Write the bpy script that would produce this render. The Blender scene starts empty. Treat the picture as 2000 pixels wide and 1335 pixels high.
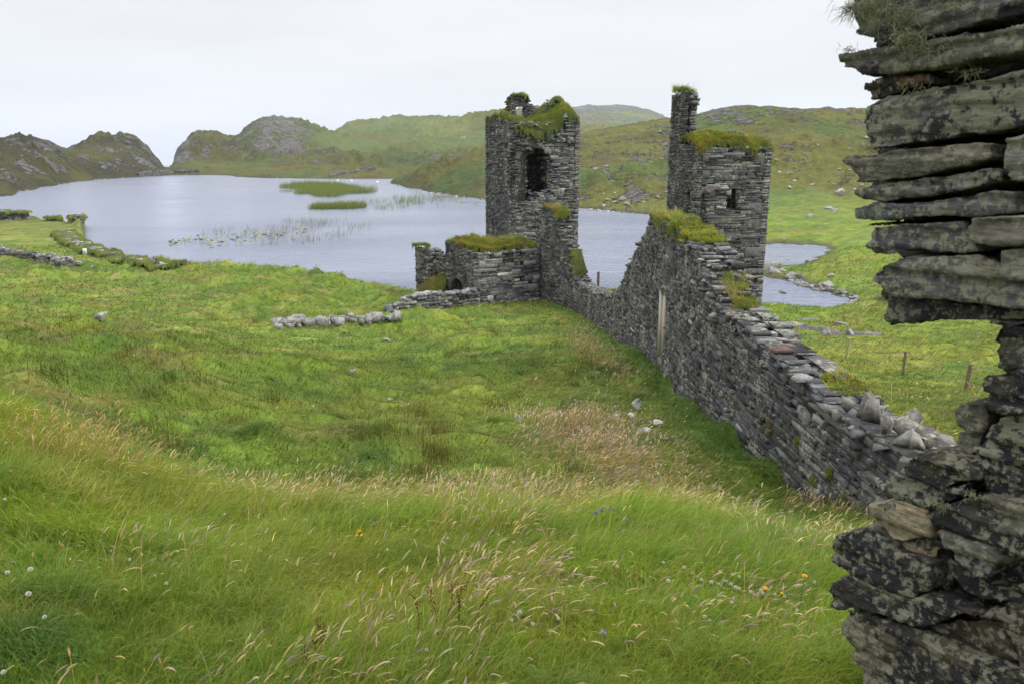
import bpy, bmesh, math, random
import numpy as np
from mathutils import Vector

random.seed(7)
rng = np.random.default_rng(11)
SC = bpy.context.scene
COL = SC.collection
R = math.radians

# ------------------------------------------------------------------ camera
F, CXP, CYP = 1556.0, 1000.0, 667.5          # focal length in photo pixels, photo centre
PITCH = math.atan((CYP - 290.0) / F)
HC = 10.5                                      # eye height over the lake
cam_d = bpy.data.cameras.new('camera')
cam_d.sensor_width = 36.0
cam_d.lens = 28.0
cam_d.clip_start = 0.05
cam_d.clip_end = 40000.0
cam_d.dof.use_dof = True
cam_d.dof.focus_distance = 30.0
cam_d.dof.aperture_fstop = 9.0
cam = bpy.data.objects.new('camera', cam_d)
COL.objects.link(cam)
cam.location = (0, 0, HC)
cam.rotation_euler = (math.pi / 2 - PITCH, 0, 0)
SC.camera = cam

# ------------------------------------------------------------------ sky and sun (overcast)
SUN_EL, SUN_AZ = R(40), R(100)                # azimuth clockwise from +Y (view direction): right and a little behind
SC.view_settings.view_transform = 'Standard'
SC.view_settings.look = 'None'
SC.view_settings.exposure = 0.3
SC.view_settings.gamma = 1.0
world = bpy.data.worlds.new('World')
SC.world = world
world.use_nodes = True
wt = world.node_tree
wt.nodes.clear()
def wn(t, **k):
    n = wt.nodes.new(t)
    for a, b in k.items(): setattr(n, a, b)
    return n
w_out = wn('ShaderNodeOutputWorld')
w_mix = wn('ShaderNodeMixShader'); w_mix.inputs[0].default_value = 0.9
w_sky = wn('ShaderNodeTexSky', sky_type='NISHITA', sun_disc=False, sun_elevation=SUN_EL, sun_rotation=SUN_AZ)
w_b1 = wn('ShaderNodeBackground'); w_b1.inputs[1].default_value = 0.10
w_b2 = wn('ShaderNodeBackground'); w_b2.inputs[1].default_value = 1.0
w_tc = wn('ShaderNodeTexCoord')
w_sep = wn('ShaderNodeSeparateXYZ')
w_ramp = wn('ShaderNodeValToRGB')
el = w_ramp.color_ramp.elements
el[0].position = 0.0; el[0].color = (0.66, 0.70, 0.80, 1)
el[1].position = 1.0; el[1].color = (2.7, 2.66, 2.66, 1)
for p, c in ((0.035, (0.70, 0.735, 0.80, 1)), (0.085, (0.755, 0.765, 0.81, 1)), (0.17, (0.785, 0.785, 0.81, 1)), (0.45, (1.35, 1.35, 1.38, 1))):
    e = el.new(p); e.color = c
w_map = wn('ShaderNodeMapping'); w_map.inputs['Scale'].default_value = (1.0, 1.0, 6.0)
w_noise = wn('ShaderNodeTexNoise'); w_noise.inputs['Scale'].default_value = 2.2; w_noise.inputs['Detail'].default_value = 5
w_mr = wn('ShaderNodeMapRange'); w_mr.inputs[1].default_value = 0.3; w_mr.inputs[2].default_value = 0.7; w_mr.inputs[3].default_value = 0.90; w_mr.inputs[4].default_value = 1.03
w_mul = wn('ShaderNodeMix', data_type='RGBA', blend_type='MULTIPLY'); w_mul.inputs[0].default_value = 1.0
L = wt.links.new
L(w_tc.outputs['Generated'], w_sep.inputs[0]); L(w_sep.outputs['Z'], w_ramp.inputs[0])
L(w_tc.outputs['Generated'], w_map.inputs[0]); L(w_map.outputs[0], w_noise.inputs[0]); L(w_noise.outputs[0], w_mr.inputs[0])
L(w_ramp.outputs[0], w_mul.inputs[6]); L(w_mr.outputs[0], w_mul.inputs[7])
L(w_mul.outputs[2], w_b2.inputs[0]); L(w_sky.outputs[0], w_b1.inputs[0])
L(w_b1.outputs[0], w_mix.inputs[1]); L(w_b2.outputs[0], w_mix.inputs[2]); L(w_mix.outputs[0], w_out.inputs[0])

sun_d = bpy.data.lights.new('sun', 'SUN')
sun_d.energy = 1.8
sun_d.angle = R(12)
sun_d.color = (1.0, 0.965, 0.91)
sun = bpy.data.objects.new('sun', sun_d)
COL.objects.link(sun)
sdir = Vector((math.sin(SUN_AZ) * math.cos(SUN_EL), math.cos(SUN_AZ) * math.cos(SUN_EL), math.sin(SUN_EL)))
sun.rotation_euler = sdir.to_track_quat('Z', 'Y').to_euler()
sun.location = (20, -20, 60)
SC.render.engine = 'CYCLES'
SC.cycles.max_bounces = 6
SC.cycles.volume_bounces = 1
SC.cycles.transparent_max_bounces = 8
SC.cycles.use_denoising = True

# ------------------------------------------------------------------ numeric helpers
SP, CP = math.sin(PITCH), math.cos(PITCH)
def zpix(py, Y):                               # height of the point seen on photo row py at forward distance Y
    v = (CYP - py) / F
    return HC + Y * (-SP + CP * v) / (CP + SP * v)
def kpix(px, py):                              # X/Y of a photo point
    v = (CYP - py) / F
    return (px - CXP) / F / (CP + SP * v)
def at(px, py, Y):
    return np.array((kpix(px, py) * Y, Y, zpix(py, Y)))
def on_level(px, py, z=0.0):                   # where the ray through a photo point meets the level z
    v = (CYP - py) / F
    Y = (z - HC) / ((-SP + CP * v) / (CP + SP * v))
    return np.array((kpix(px, py) * Y, Y, z))

_perm = np.random.default_rng(3).permutation(4096).astype(np.int64)
def _h(ix, iy, s):
    return _perm[(_perm[(ix + 31 * s) & 4095] + iy) & 4095]
_ga = np.linspace(0, 2 * np.pi, 4096, endpoint=False)
_gx, _gy = np.cos(_ga), np.sin(_ga)
def pnoise(x, y, s=0):                         # gradient noise, about -0.7 .. 0.7
    xi, yi = np.floor(x).astype(np.int64), np.floor(y).astype(np.int64)
    xf, yf = x - xi, y - yi
    u, v = xf * xf * xf * (xf * (xf * 6 - 15) + 10), yf * yf * yf * (yf * (yf * 6 - 15) + 10)
    def g(ax, ay):
        h = _h(xi + ax, yi + ay, s)
        return _gx[h] * (xf - ax) + _gy[h] * (yf - ay)
    return (g(0, 0) * (1 - u) + g(1, 0) * u) * (1 - v) + (g(0, 1) * (1 - u) + g(1, 1) * u) * v
def fbm(x, y, o=4, s=0, gain=0.5):
    t, a = 0.0, 1.0
    for i in range(o):
        t = t + a * pnoise(x * 2 ** i + 17.3 * i, y * 2 ** i - 9.1 * i, s + i)
        a *= gain
    return t
def ridged(x, y, o=4, s=0):
    t, a = 0.0, 1.0
    for i in range(o):
        t = t + a * (1 - 2.2 * np.abs(pnoise(x * 2 ** i + 5.7 * i, y * 2 ** i + 3.1 * i, s + i)))
        a *= 0.5
    return t / 1.9
def sstep(a, b, x):
    t = np.clip((x - a) / (b - a), 0, 1)
    return t * t * (3 - 2 * t)
def noise3(p, scale, s=0):                     # cheap 3D noise from three planes
    q = p * scale
    return (pnoise(q[:, 0] + 0.37 * q[:, 2], q[:, 1] + 0.61 * q[:, 2], s) + pnoise(q[:, 1] - 0.41 * q[:, 0], q[:, 2] + 0.53 * q[:, 0], s + 5)
            + pnoise(q[:, 2] + 0.29 * q[:, 1], q[:, 0] - 0.47 * q[:, 1], s + 9)) / 1.5
def pchip(xk, yk, x):
    xk, yk = np.asarray(xk, float), np.asarray(yk, float)
    h = np.diff(xk); d = np.diff(yk, axis=0) / (h if yk.ndim == 1 else h[:, None])
    m = np.zeros_like(yk)
    hh = h if yk.ndim == 1 else h[:, None]
    w1, w2 = 2 * hh[1:] + hh[:-1], hh[1:] + 2 * hh[:-1]
    with np.errstate(divide='ignore', invalid='ignore'):
        mm = (w1 + w2) / (w1 / d[:-1] + w2 / d[1:])
    m[1:-1] = np.where(d[:-1] * d[1:] > 0, mm, 0)
    m[0], m[-1] = d[0], d[-1]
    i = np.clip(np.searchsorted(xk, x) - 1, 0, len(xk) - 2)
    t = (np.clip(x, xk[0], xk[-1]) - xk[i]) / h[i]
    if yk.ndim > 1:
        t = t[:, None]; hi = h[i][:, None]
    else:
        hi = h[i]
    return (2 * t ** 3 - 3 * t ** 2 + 1) * yk[i] + (t ** 3 - 2 * t ** 2 + t) * hi * m[i] + (-2 * t ** 3 + 3 * t ** 2) * yk[i + 1] + (t ** 3 - t ** 2) * hi * m[i + 1]

# ------------------------------------------------------------------ object helpers
def mesh_np(name, verts, faces=None, mat=None, parent=None, cols=None, loops=None, starts=None, smooth=False, attrs=None):
    """one mesh object from arrays; faces is an (n,4) or (n,3) array, or loops/starts for mixed sizes"""
    me = bpy.data.meshes.new(name)
    verts = np.asarray(verts, np.float32)
    if faces is not None:
        faces = np.asarray(faces, np.int32)
        starts = np.arange(len(faces), dtype=np.int32) * faces.shape[1]
        loops = faces.ravel()
    me.vertices.add(len(verts)); me.vertices.foreach_set('co', verts.ravel())
    me.loops.add(len(loops)); me.loops.foreach_set('vertex_index', np.asarray(loops, np.int32))
    me.polygons.add(len(starts)); me.polygons.foreach_set('loop_start', np.asarray(starts, np.int32))
    if smooth:
        me.polygons.foreach_set('use_smooth', np.ones(len(starts), bool))
    me.update(calc_edges=True)
    if cols is not None:
        a = me.color_attributes.new('Col', 'FLOAT_COLOR', 'POINT')
        c = np.ones((len(verts), 4), np.float32); c[:, :3] = cols
        a.data.foreach_set('color', c.ravel())
    for k, v in (attrs or {}).items():
        a = me.attributes.new(k, 'FLOAT', 'POINT')
        a.data.foreach_set('value', np.asarray(v, np.float32))
    if mat: me.materials.append(mat)
    o = bpy.data.objects.new(name, me)
    COL.objects.link(o)
    if parent: o.parent = parent
    return o
def tag(o, label, cat, group=None, kind=None):
    o['label'] = label; o['category'] = cat
    if group: o['group'] = group
    if kind: o['kind'] = kind
    return o
def empty(name, loc=(0, 0, 0), label=None, cat=None, group=None, kind=None):
    o = bpy.data.objects.new(name, None)
    COL.objects.link(o); o.location = loc
    if label: tag(o, label, cat, group, kind)
    return o
def structure(o):
    o['kind'] = 'structure'; return o
def join(parts):                               # [(verts, faces(n,4 or 3 padded), cols)] -> arrays
    V, Lp, St, C, n, l = [], [], [], [], 0, 0
    for v, f, c in parts:
        v = np.asarray(v, np.float32); f = np.asarray(f, np.int32)
        V.append(v); Lp.append(f.ravel() + n); St.append(np.arange(len(f)) * f.shape[1] + l)
        c = np.asarray(c, np.float32)
        C.append(np.broadcast_to(c, (len(v), 3)))
        n += len(v); l += f.size
    return np.concatenate(V), np.concatenate(Lp), np.concatenate(St), np.concatenate(C)
def obj_parts(name, parts, mat, parent=None, smooth=False):
    V, Lp, St, C = join(parts)
    return mesh_np(name, V, mat=mat, parent=parent, cols=C, loops=Lp, starts=St, smooth=smooth)

# ------------------------------------------------------------------ materials
class NT:
    def __init__(s, name):
        s.m = bpy.data.materials.new(name); s.m.use_nodes = True
        s.t = s.m.node_tree; s.t.nodes.clear()
        s.out = s.t.nodes.new('ShaderNodeOutputMaterial')
        s.b = s.t.nodes.new('ShaderNodeBsdfPrincipled')
        s.t.links.new(s.b.outputs[0], s.out.inputs[0])
    def n(s, typ, ins=None, **k):
        n = s.t.nodes.new(typ)
        for a, b in k.items(): setattr(n, a, b)
        for a, b in (ins or {}).items():
            if hasattr(b, 'links') or isinstance(b, bpy.types.NodeSocket): s.t.links.new(b, n.inputs[a])
            else: n.inputs[a].default_value = b
        return n
    def pos(s, scale=(1, 1, 1), rot=(0, 0, 0)):
        g = s.n('ShaderNodeTexCoord')
        return s.n('ShaderNodeMapping', {'Vector': g.outputs['Object'], 'Scale': scale, 'Rotation': rot}).outputs[0]
    def noise(s, vec, scale, detail=4, rough=0.55, dist=0.0):
        return s.n('ShaderNodeTexNoise', {'Vector': vec, 'Scale': scale, 'Detail': detail, 'Roughness': rough, 'Distortion': dist}).outputs[0]
    def vor(s, vec, scale, feature='F1'):
        return s.n('ShaderNodeTexVoronoi', {'Vector': vec, 'Scale': scale}, feature=feature).outputs[0]
    def mr(s, v, a, b, c=0.0, d=1.0, smooth=False):
        return s.n('ShaderNodeMapRange', {0: v, 1: a, 2: b, 3: c, 4: d}, interpolation_type='SMOOTHSTEP' if smooth else 'LINEAR').outputs[0]
    def math(s, op, a, b=0.0, clamp=False):
        return s.n('ShaderNodeMath', {0: a, 1: b}, operation=op, use_clamp=clamp).outputs[0]
    def mix(s, f, a, b, mode='MIX'):
        return s.n('ShaderNodeMix', {0: f, 6: a, 7: b}, data_type='RGBA', blend_type=mode).outputs[2]
    def attr(s, name):
        n = s.n('ShaderNodeAttribute', attribute_name=name)
        return n
    def bump(s, h, strength=0.5, dist=0.1, nrm=None):
        d = {'Height': h, 'Strength': strength, 'Distance': dist}
        if nrm: d['Normal'] = nrm
        return s.n('ShaderNodeBump', d).outputs[0]
    def set(s, **k):
        for a, b in k.items():
            a = {'color': 'Base Color', 'rough': 'Roughness', 'normal': 'Normal', 'spec': 'Specular IOR Level', 'metal': 'Metallic'}.get(a, a)
            if isinstance(b, bpy.types.NodeSocket): s.t.links.new(b, s.b.inputs[a])
            else: s.b.inputs[a].default_value = b
        return s.m
def rgb(*c): return (c[0], c[1], c[2], 1.0)

def mat_terrain():
    t = NT('hill_turf')
    p = t.pos()
    col = t.attr('Col').outputs['Color']
    rock_a = t.attr('rock').outputs['Fac']
    far = t.attr('far').outputs['Fac']
    n1 = t.noise(p, 0.9, 6, 0.6); n2 = t.noise(p, 7.0, 5, 0.65); n3 = t.noise(t.pos((0.09, 0.09, 0.09)), 1.0, 6, 0.62)
    v = t.math('ADD', t.math('MULTIPLY', n1, 0.7), t.math('MULTIPLY', n2, 0.6))
    v = t.math('ADD', v, t.math('MULTIPLY', n3, 0.5))
    f = t.mr(v, 0.62, 1.18, 0.45, 1.5)
    g = t.mix(1.0, col, f, 'MULTIPLY')
    # rock: likelihood from the mesh broken up by finer layered noise
    pr = t.pos((1.0, 0.8, 0.75), (0.3, 0.45, 0.35))
    r1 = t.noise(pr, 0.16, 8, 0.66, 0.4); r2 = t.noise(pr, 0.75, 6, 0.66)
    rm = t.math('ADD', rock_a, t.math('ADD', t.mr(r1, 0.25, 0.75, -0.5, 0.5), t.mr(r2, 0.25, 0.75, -0.3, 0.3)))
    rmask = t.mr(rm, 0.56, 0.62, 0, 1, True)
    rs = t.noise(t.pos((0.5, 0.5, 4.0), (0.5, 0.3, 0.2)), 1.2, 6, 0.7)
    rc = t.n('ShaderNodeValToRGB', {0: rs})
    e = rc.color_ramp.elements
    e[0].position = 0.3; e[0].color = rgb(0.04, 0.040, 0.041); e[1].position = 0.78; e[1].color = rgb(0.30, 0.295, 0.285)
    m = e.new(0.5); m.color = rgb(0.125, 0.122, 0.12)
    c = t.mix(rmask, g, rc.outputs[0])
    h = t.math('ADD', t.math('MULTIPLY', n2, 0.25), t.math('MULTIPLY', n1, 0.8))
    h = t.math('ADD', h, t.math('MULTIPLY', rmask, t.math('ADD', rs, 0.4)))
    hb = t.math('MULTIPLY', t.math('ADD', t.noise(t.pos((.22, .22, .30), (.3, .4, .2)), 1.0, 7, .68), t.math('MULTIPLY', rmask, .35)), far)
    return t.set(color=c, rough=0.9, spec=0.15, normal=t.bump(h, 0.9, 0.35, t.bump(hb, 1.0, 3.2)))

def mat_grass(name='grass_blades', trans=0.42, spec=0.25):
    t = NT(name)
    col = t.attr('Col').outputs['Color']
    t.set(color=col, rough=0.5, spec=spec)
    tr = t.n('ShaderNodeBsdfTranslucent', {'Color': t.mix(1.0, col, rgb(1.25, 1.15, 0.6), 'MULTIPLY')})
    mx = t.n('ShaderNodeMixShader', {0: trans, 1: t.b.outputs[0], 2: tr.outputs[0]})
    t.t.links.new(mx.outputs[0], t.out.inputs[0])
    return t.m

def mat_stone(name='wall_stone', lich=1.0):
    t = NT(name)
    p = t.pos()
    col = t.attr('Col').outputs['Color']
    n = t.noise(p, 5.0, 6, 0.65); n2 = t.noise(p, 22.0, 4, 0.6); n3 = t.noise(p, 1.1, 4, 0.6); n4 = t.noise(p, 9.0, 5, 0.7)
    c = t.mix(1.0, col, t.mr(n, 0.3, 0.7, 0.45, 1.15), 'MULTIPLY')
    c = t.mix(1.0, c, t.mr(n2, 0.3, 0.7, 0.75, 1.25), 'MULTIPLY')
    # crusts of pale lichen gathered in drifts
    lm = t.mr(t.math('ADD', t.math('MULTIPLY', n4, 0.75), t.math('MULTIPLY', n3, 0.45)), 0.63, 0.70, 0, 0.8 * lich, True)
    c = t.mix(lm, c, t.mix(t.mr(n2, 0.4, 0.6), rgb(0.20, 0.20, 0.135), rgb(0.36, 0.36, 0.32)))
    dk = t.mr(t.noise(p, 2.3, 5, 0.7), 0.58, 0.66, 0, 0.7, True)
    c = t.mix(dk, c, rgb(0.020, 0.020, 0.023))
    return t.set(color=c, rough=0.85, spec=0.25, normal=t.bump(t.math('ADD', n, t.math('MULTIPLY', n2, 0.5)), 0.6, 0.03))

def mat_slab():
    t = NT('slate_slab')
    oi = t.n('ShaderNodeObjectInfo')
    p0 = t.pos()
    off = t.n('ShaderNodeVectorMath', {0: p0, 1: t.n('ShaderNodeCombineXYZ', {0: t.math('MULTIPLY', oi.outputs['Random'], 9.0), 1: t.math('MULTIPLY', oi.outputs['Random'], 5.0)}).outputs[0]}, operation='ADD').outputs[0]
    lay = t.n('ShaderNodeMapping', {'Vector': off, 'Scale': (5, 5, 20), 'Rotation': (0.1, 0.12, 0)}).outputs[0]
    col = t.attr('Col').outputs['Color']
    n = t.noise(off, 7, 8, 0.65); nl = t.noise(lay, 3.0, 7, 0.65); nf = t.noise(off, 60, 4, 0.6)
    c = t.mix(1.0, col, t.mr(n, 0.3, 0.7, 0.6, 1.45), 'MULTIPLY')
    c = t.mix(1.0, c, t.mr(nl, 0.3, 0.7, 0.65, 1.35), 'MULTIPLY')
    c = t.mix(1.0, c, t.mr(nf, 0.3, 0.7, 0.8, 1.2), 'MULTIPLY')
    # black crust lichen with crisp islands, more on some stones
    amt = t.attr('crust').outputs['Fac']
    bl = t.math('ADD', t.math('MULTIPLY', t.noise(off, 38, 8, 0.72, 0.4), 0.62), t.math('MULTIPLY', t.math('SUBTRACT', t.noise(off, 4.2, 4, 0.55), 0.5), 1.5))
    bm_ = t.mr(t.math('ADD', bl, t.math('MULTIPLY', amt, 0.50)), 0.50, 0.545, 0, 0.94, True)
    c = t.mix(bm_, c, t.mix(nf, rgb(0.008, 0.008, 0.011), rgb(0.022, 0.022, 0.028)))
    wl = t.mr(t.math('ADD', t.noise(off, 42, 7, 0.68), t.math('MULTIPLY', t.noise(off, 5, 3, 0.5), 0.5)), 0.755, 0.80, 0, 0.75, True)
    c = t.mix(wl, c, t.mix(nf, rgb(0.15, 0.15, 0.10), rgb(0.30, 0.30, 0.22)))
    c = t.mix(t.mr(t.noise(off, 11, 5, .6), .5, .7, 0, .4, True), c, rgb(.10, .085, .05))
    h = t.math('ADD', t.math('MULTIPLY', nl, 1.0), t.math('ADD', t.math('MULTIPLY', n, 0.8), t.math('MULTIPLY', nf, 0.25)))
    return t.set(color=c, rough=0.78, spec=0.3, normal=t.bump(h, 0.9, 0.018))

def mat_rock(name='lichened_rock'):
    t = NT(name)
    oi = t.n('ShaderNodeObjectInfo')
    p = t.n('ShaderNodeVectorMath', {0: t.pos(), 1: t.n('ShaderNodeCombineXYZ', {0: t.math('MULTIPLY', oi.outputs['Random'], 40.0)}).outputs[0]}, operation='ADD').outputs[0]
    n = t.noise(p, 3.5, 6, 0.65); n2 = t.noise(p, 11, 5, 0.65)
    col = t.attr('Col').outputs['Color']
    c = t.mix(1.0, col, t.mr(n, 0.3, 0.7, 0.55, 1.4), 'MULTIPLY')
    c = t.mix(t.mr(n2, 0.50, 0.58, 0, 0.75, True), c, rgb(0.36, 0.36, 0.34))
    c = t.mix(t.mr(t.noise(p, 6, 5, 0.7), 0.54, 0.64, 0, 0.8, True), c, rgb(0.035, 0.033, 0.035))
    return t.set(color=c, rough=0.85, spec=0.25, normal=t.bump(t.math('ADD', n, n2), 0.7, 0.05))

def mat_water():
    t = NT('lake_water')
    cd = t.n('ShaderNodeTexCoord').outputs['Object']
    # wind ripples: crests run roughly across the wind, which blows from the far left
    m1 = t.n('ShaderNodeMapping', {'Vector': cd, 'Rotation': (0, 0, R(14)), 'Scale': (0.42, 1.15, 1)}).outputs[0]
    m2 = t.n('ShaderNodeMapping', {'Vector': cd, 'Rotation': (0, 0, R(-22)), 'Scale': (1.1, 3.4, 1)}).outputs[0]
    a = t.noise(m1, 1.0, 5, 0.62, 0.6); b = t.noise(m2, 1.0, 3, 0.6, 0.3)
    g0 = t.mr(t.noise(t.n('ShaderNodeMapping', {'Vector': cd, 'Scale': (0.012, 0.035, 1), 'Rotation': (0, 0, R(8))}).outputs[0], 1.0, 4, 0.6, 0.8), 0.35, 0.65, 0.0, 1.0)
    gust = t.mr(g0, 0, 1, .45, 1.2)
    h = t.math('MULTIPLY', t.math('ADD', a, t.math('MULTIPLY', b, 0.35)), gust)
    return t.set(color=t.mix(g0, rgb(0.205, 0.232, 0.315), rgb(0.125, 0.148, 0.215)), rough=t.mr(g0, 0, 1, .12, .24), spec=0.5, IOR=1.33, normal=t.bump(h, 1.0, 0.35))  # paler wind lanes: some of the sky's reflection put into the base colour

def mat_plain(name, c, rough=0.7, spec=0.3, nscale=20, amp=0.25, bump=0.3, stretch=(1, 1, 1)):
    t = NT(name)
    n = t.noise(t.pos(stretch), nscale, 5, 0.6)
    cc = t.mix(1.0, rgb(*c), t.mr(n, 0.3, 0.7, 1 - amp, 1 + amp), 'MULTIPLY')
    return t.set(color=cc, rough=rough, spec=spec, normal=t.bump(n, bump, 0.01))

M_TERR = mat_terrain(); M_GRASS = mat_grass(); M_STONE = mat_stone(); M_SLAB = mat_slab(); M_ROCK = mat_rock(); M_WATER = mat_water()
M_WOOD = mat_plain('weathered_wood', (0.34, 0.31, 0.25), 0.85, 0.15, 14, 0.35, 0.4, (4, 4, 0.4))
M_POST = mat_plain('fence_timber', (0.17, 0.135, 0.08), 0.9, 0.1, 10, 0.4, 0.5, (4, 4, 0.5))
M_WIRE = mat_plain('galvanised_wire', (0.3, 0.3, 0.3), 0.5, 0.5)
M_SIGN = mat_plain('white_board', (0.75, 0.75, 0.74), 0.5, 0.4, 30, 0.05, 0.05)
M_BLACK = mat_plain('black_print', (0.03, 0.03, 0.03), 0.6)
M_PETAL = mat_plain('petals', (0.72, 0.71, 0.64), 0.7, 0.2, 300, 0.2, 0.2)
M_YELLOW = mat_plain('yellow_petals', (0.75, 0.46, 0.02), 0.6, 0.2, 200, 0.15, 0.2)
M_BLUE = mat_plain('blue_petals', (0.14, 0.14, 0.42), 0.6, 0.2, 200, 0.25, 0.2)
M_STEM = mat_plain('green_stem', (0.08, 0.14, 0.03), 0.6, 0.2, 100, 0.2, 0.1)
M_DOCK = mat_plain('rusty_seed_stalk', (0.13, 0.05, 0.025), 0.8, 0.1, 150, 0.4, 0.2)
M_FEATHER = mat_plain('white_feathers', (0.8, 0.8, 0.78), 0.7, 0.2, 8, 0.05, 0.05)
M_ROOF = mat_plain('slate_roof', (0.10, 0.11, 0.13), 0.7, 0.3, 3, 0.15, 0.1)
M_LIME = mat_plain('limewash', (0.62, 0.62, 0.60), 0.8, 0.2, 2, 0.08, 0.1)

# ------------------------------------------------------------------ the lie of the land
# One height table over (X/Y, ln Y), from surveyed profiles: (forward distance, height) or (forward distance, 'p', photo row).
def prof(*pts):
    return [(p[0], zpix(p[2], p[0]) if p[1] == 'p' else p[1]) for p in pts]
NEAR_L = [(1.0, 8.8), (2.5, 8.63), (5, 8.28), (7, 7.98), (9, 7.6), (11, 6.95), (14, 6.2)]
NEAR_M = [(1.0, 8.8), (2.4, 8.58), (4, 8.16), (5.6, 7.77), (7.2, 7.36), (8.6, 6.76), (10, 6.12), (12, 5.58)]
NEAR_C = [(1.0, 8.8), (2.4, 8.57), (4, 8.10), (5.5, 7.68), (6.7, 7.26), (8, 6.55), (10, 5.82), (12, 5.42)]
NEAR_R = [(1.0, 8.8), (2.4, 8.58), (4, 8.0), (5.5, 7.42), (7, 6.8), (8.5, 6.0), (10, 5.4), (12, 4.88)]
NEAR_O = [(1.0, 8.8), (2.4, 8.6), (4, 8.1), (5.5, 7.4), (7, 6.7), (9, 5.9), (12, 5.05)]
FIELD_L = [(18, 5.55), (24, 4.6), (30, 3.65), (38, 2.7), (46, 1.8), (55, 1.35)]
FIELD_C = [(15, 5.0), (18, 4.45), (24, 3.6), (29, 2.95), (36, 2.0), (42, 1.35), (48, 1.0)]
FIELD_R = [(14, 4.7), (17, 4.15), (20, 3.75), (27, 2.3), (33.5, 1.6), (38, 1.35), (44, 1.1)]
SEA = [(1900, -80), (3700, -90)]
def lake(a, b):
    return [(a + 1.2, -0.35), (a + 5, -1.6), (b - 8, -1.6), (b - 0.8, -0.25), (b, 0.02)]
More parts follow.
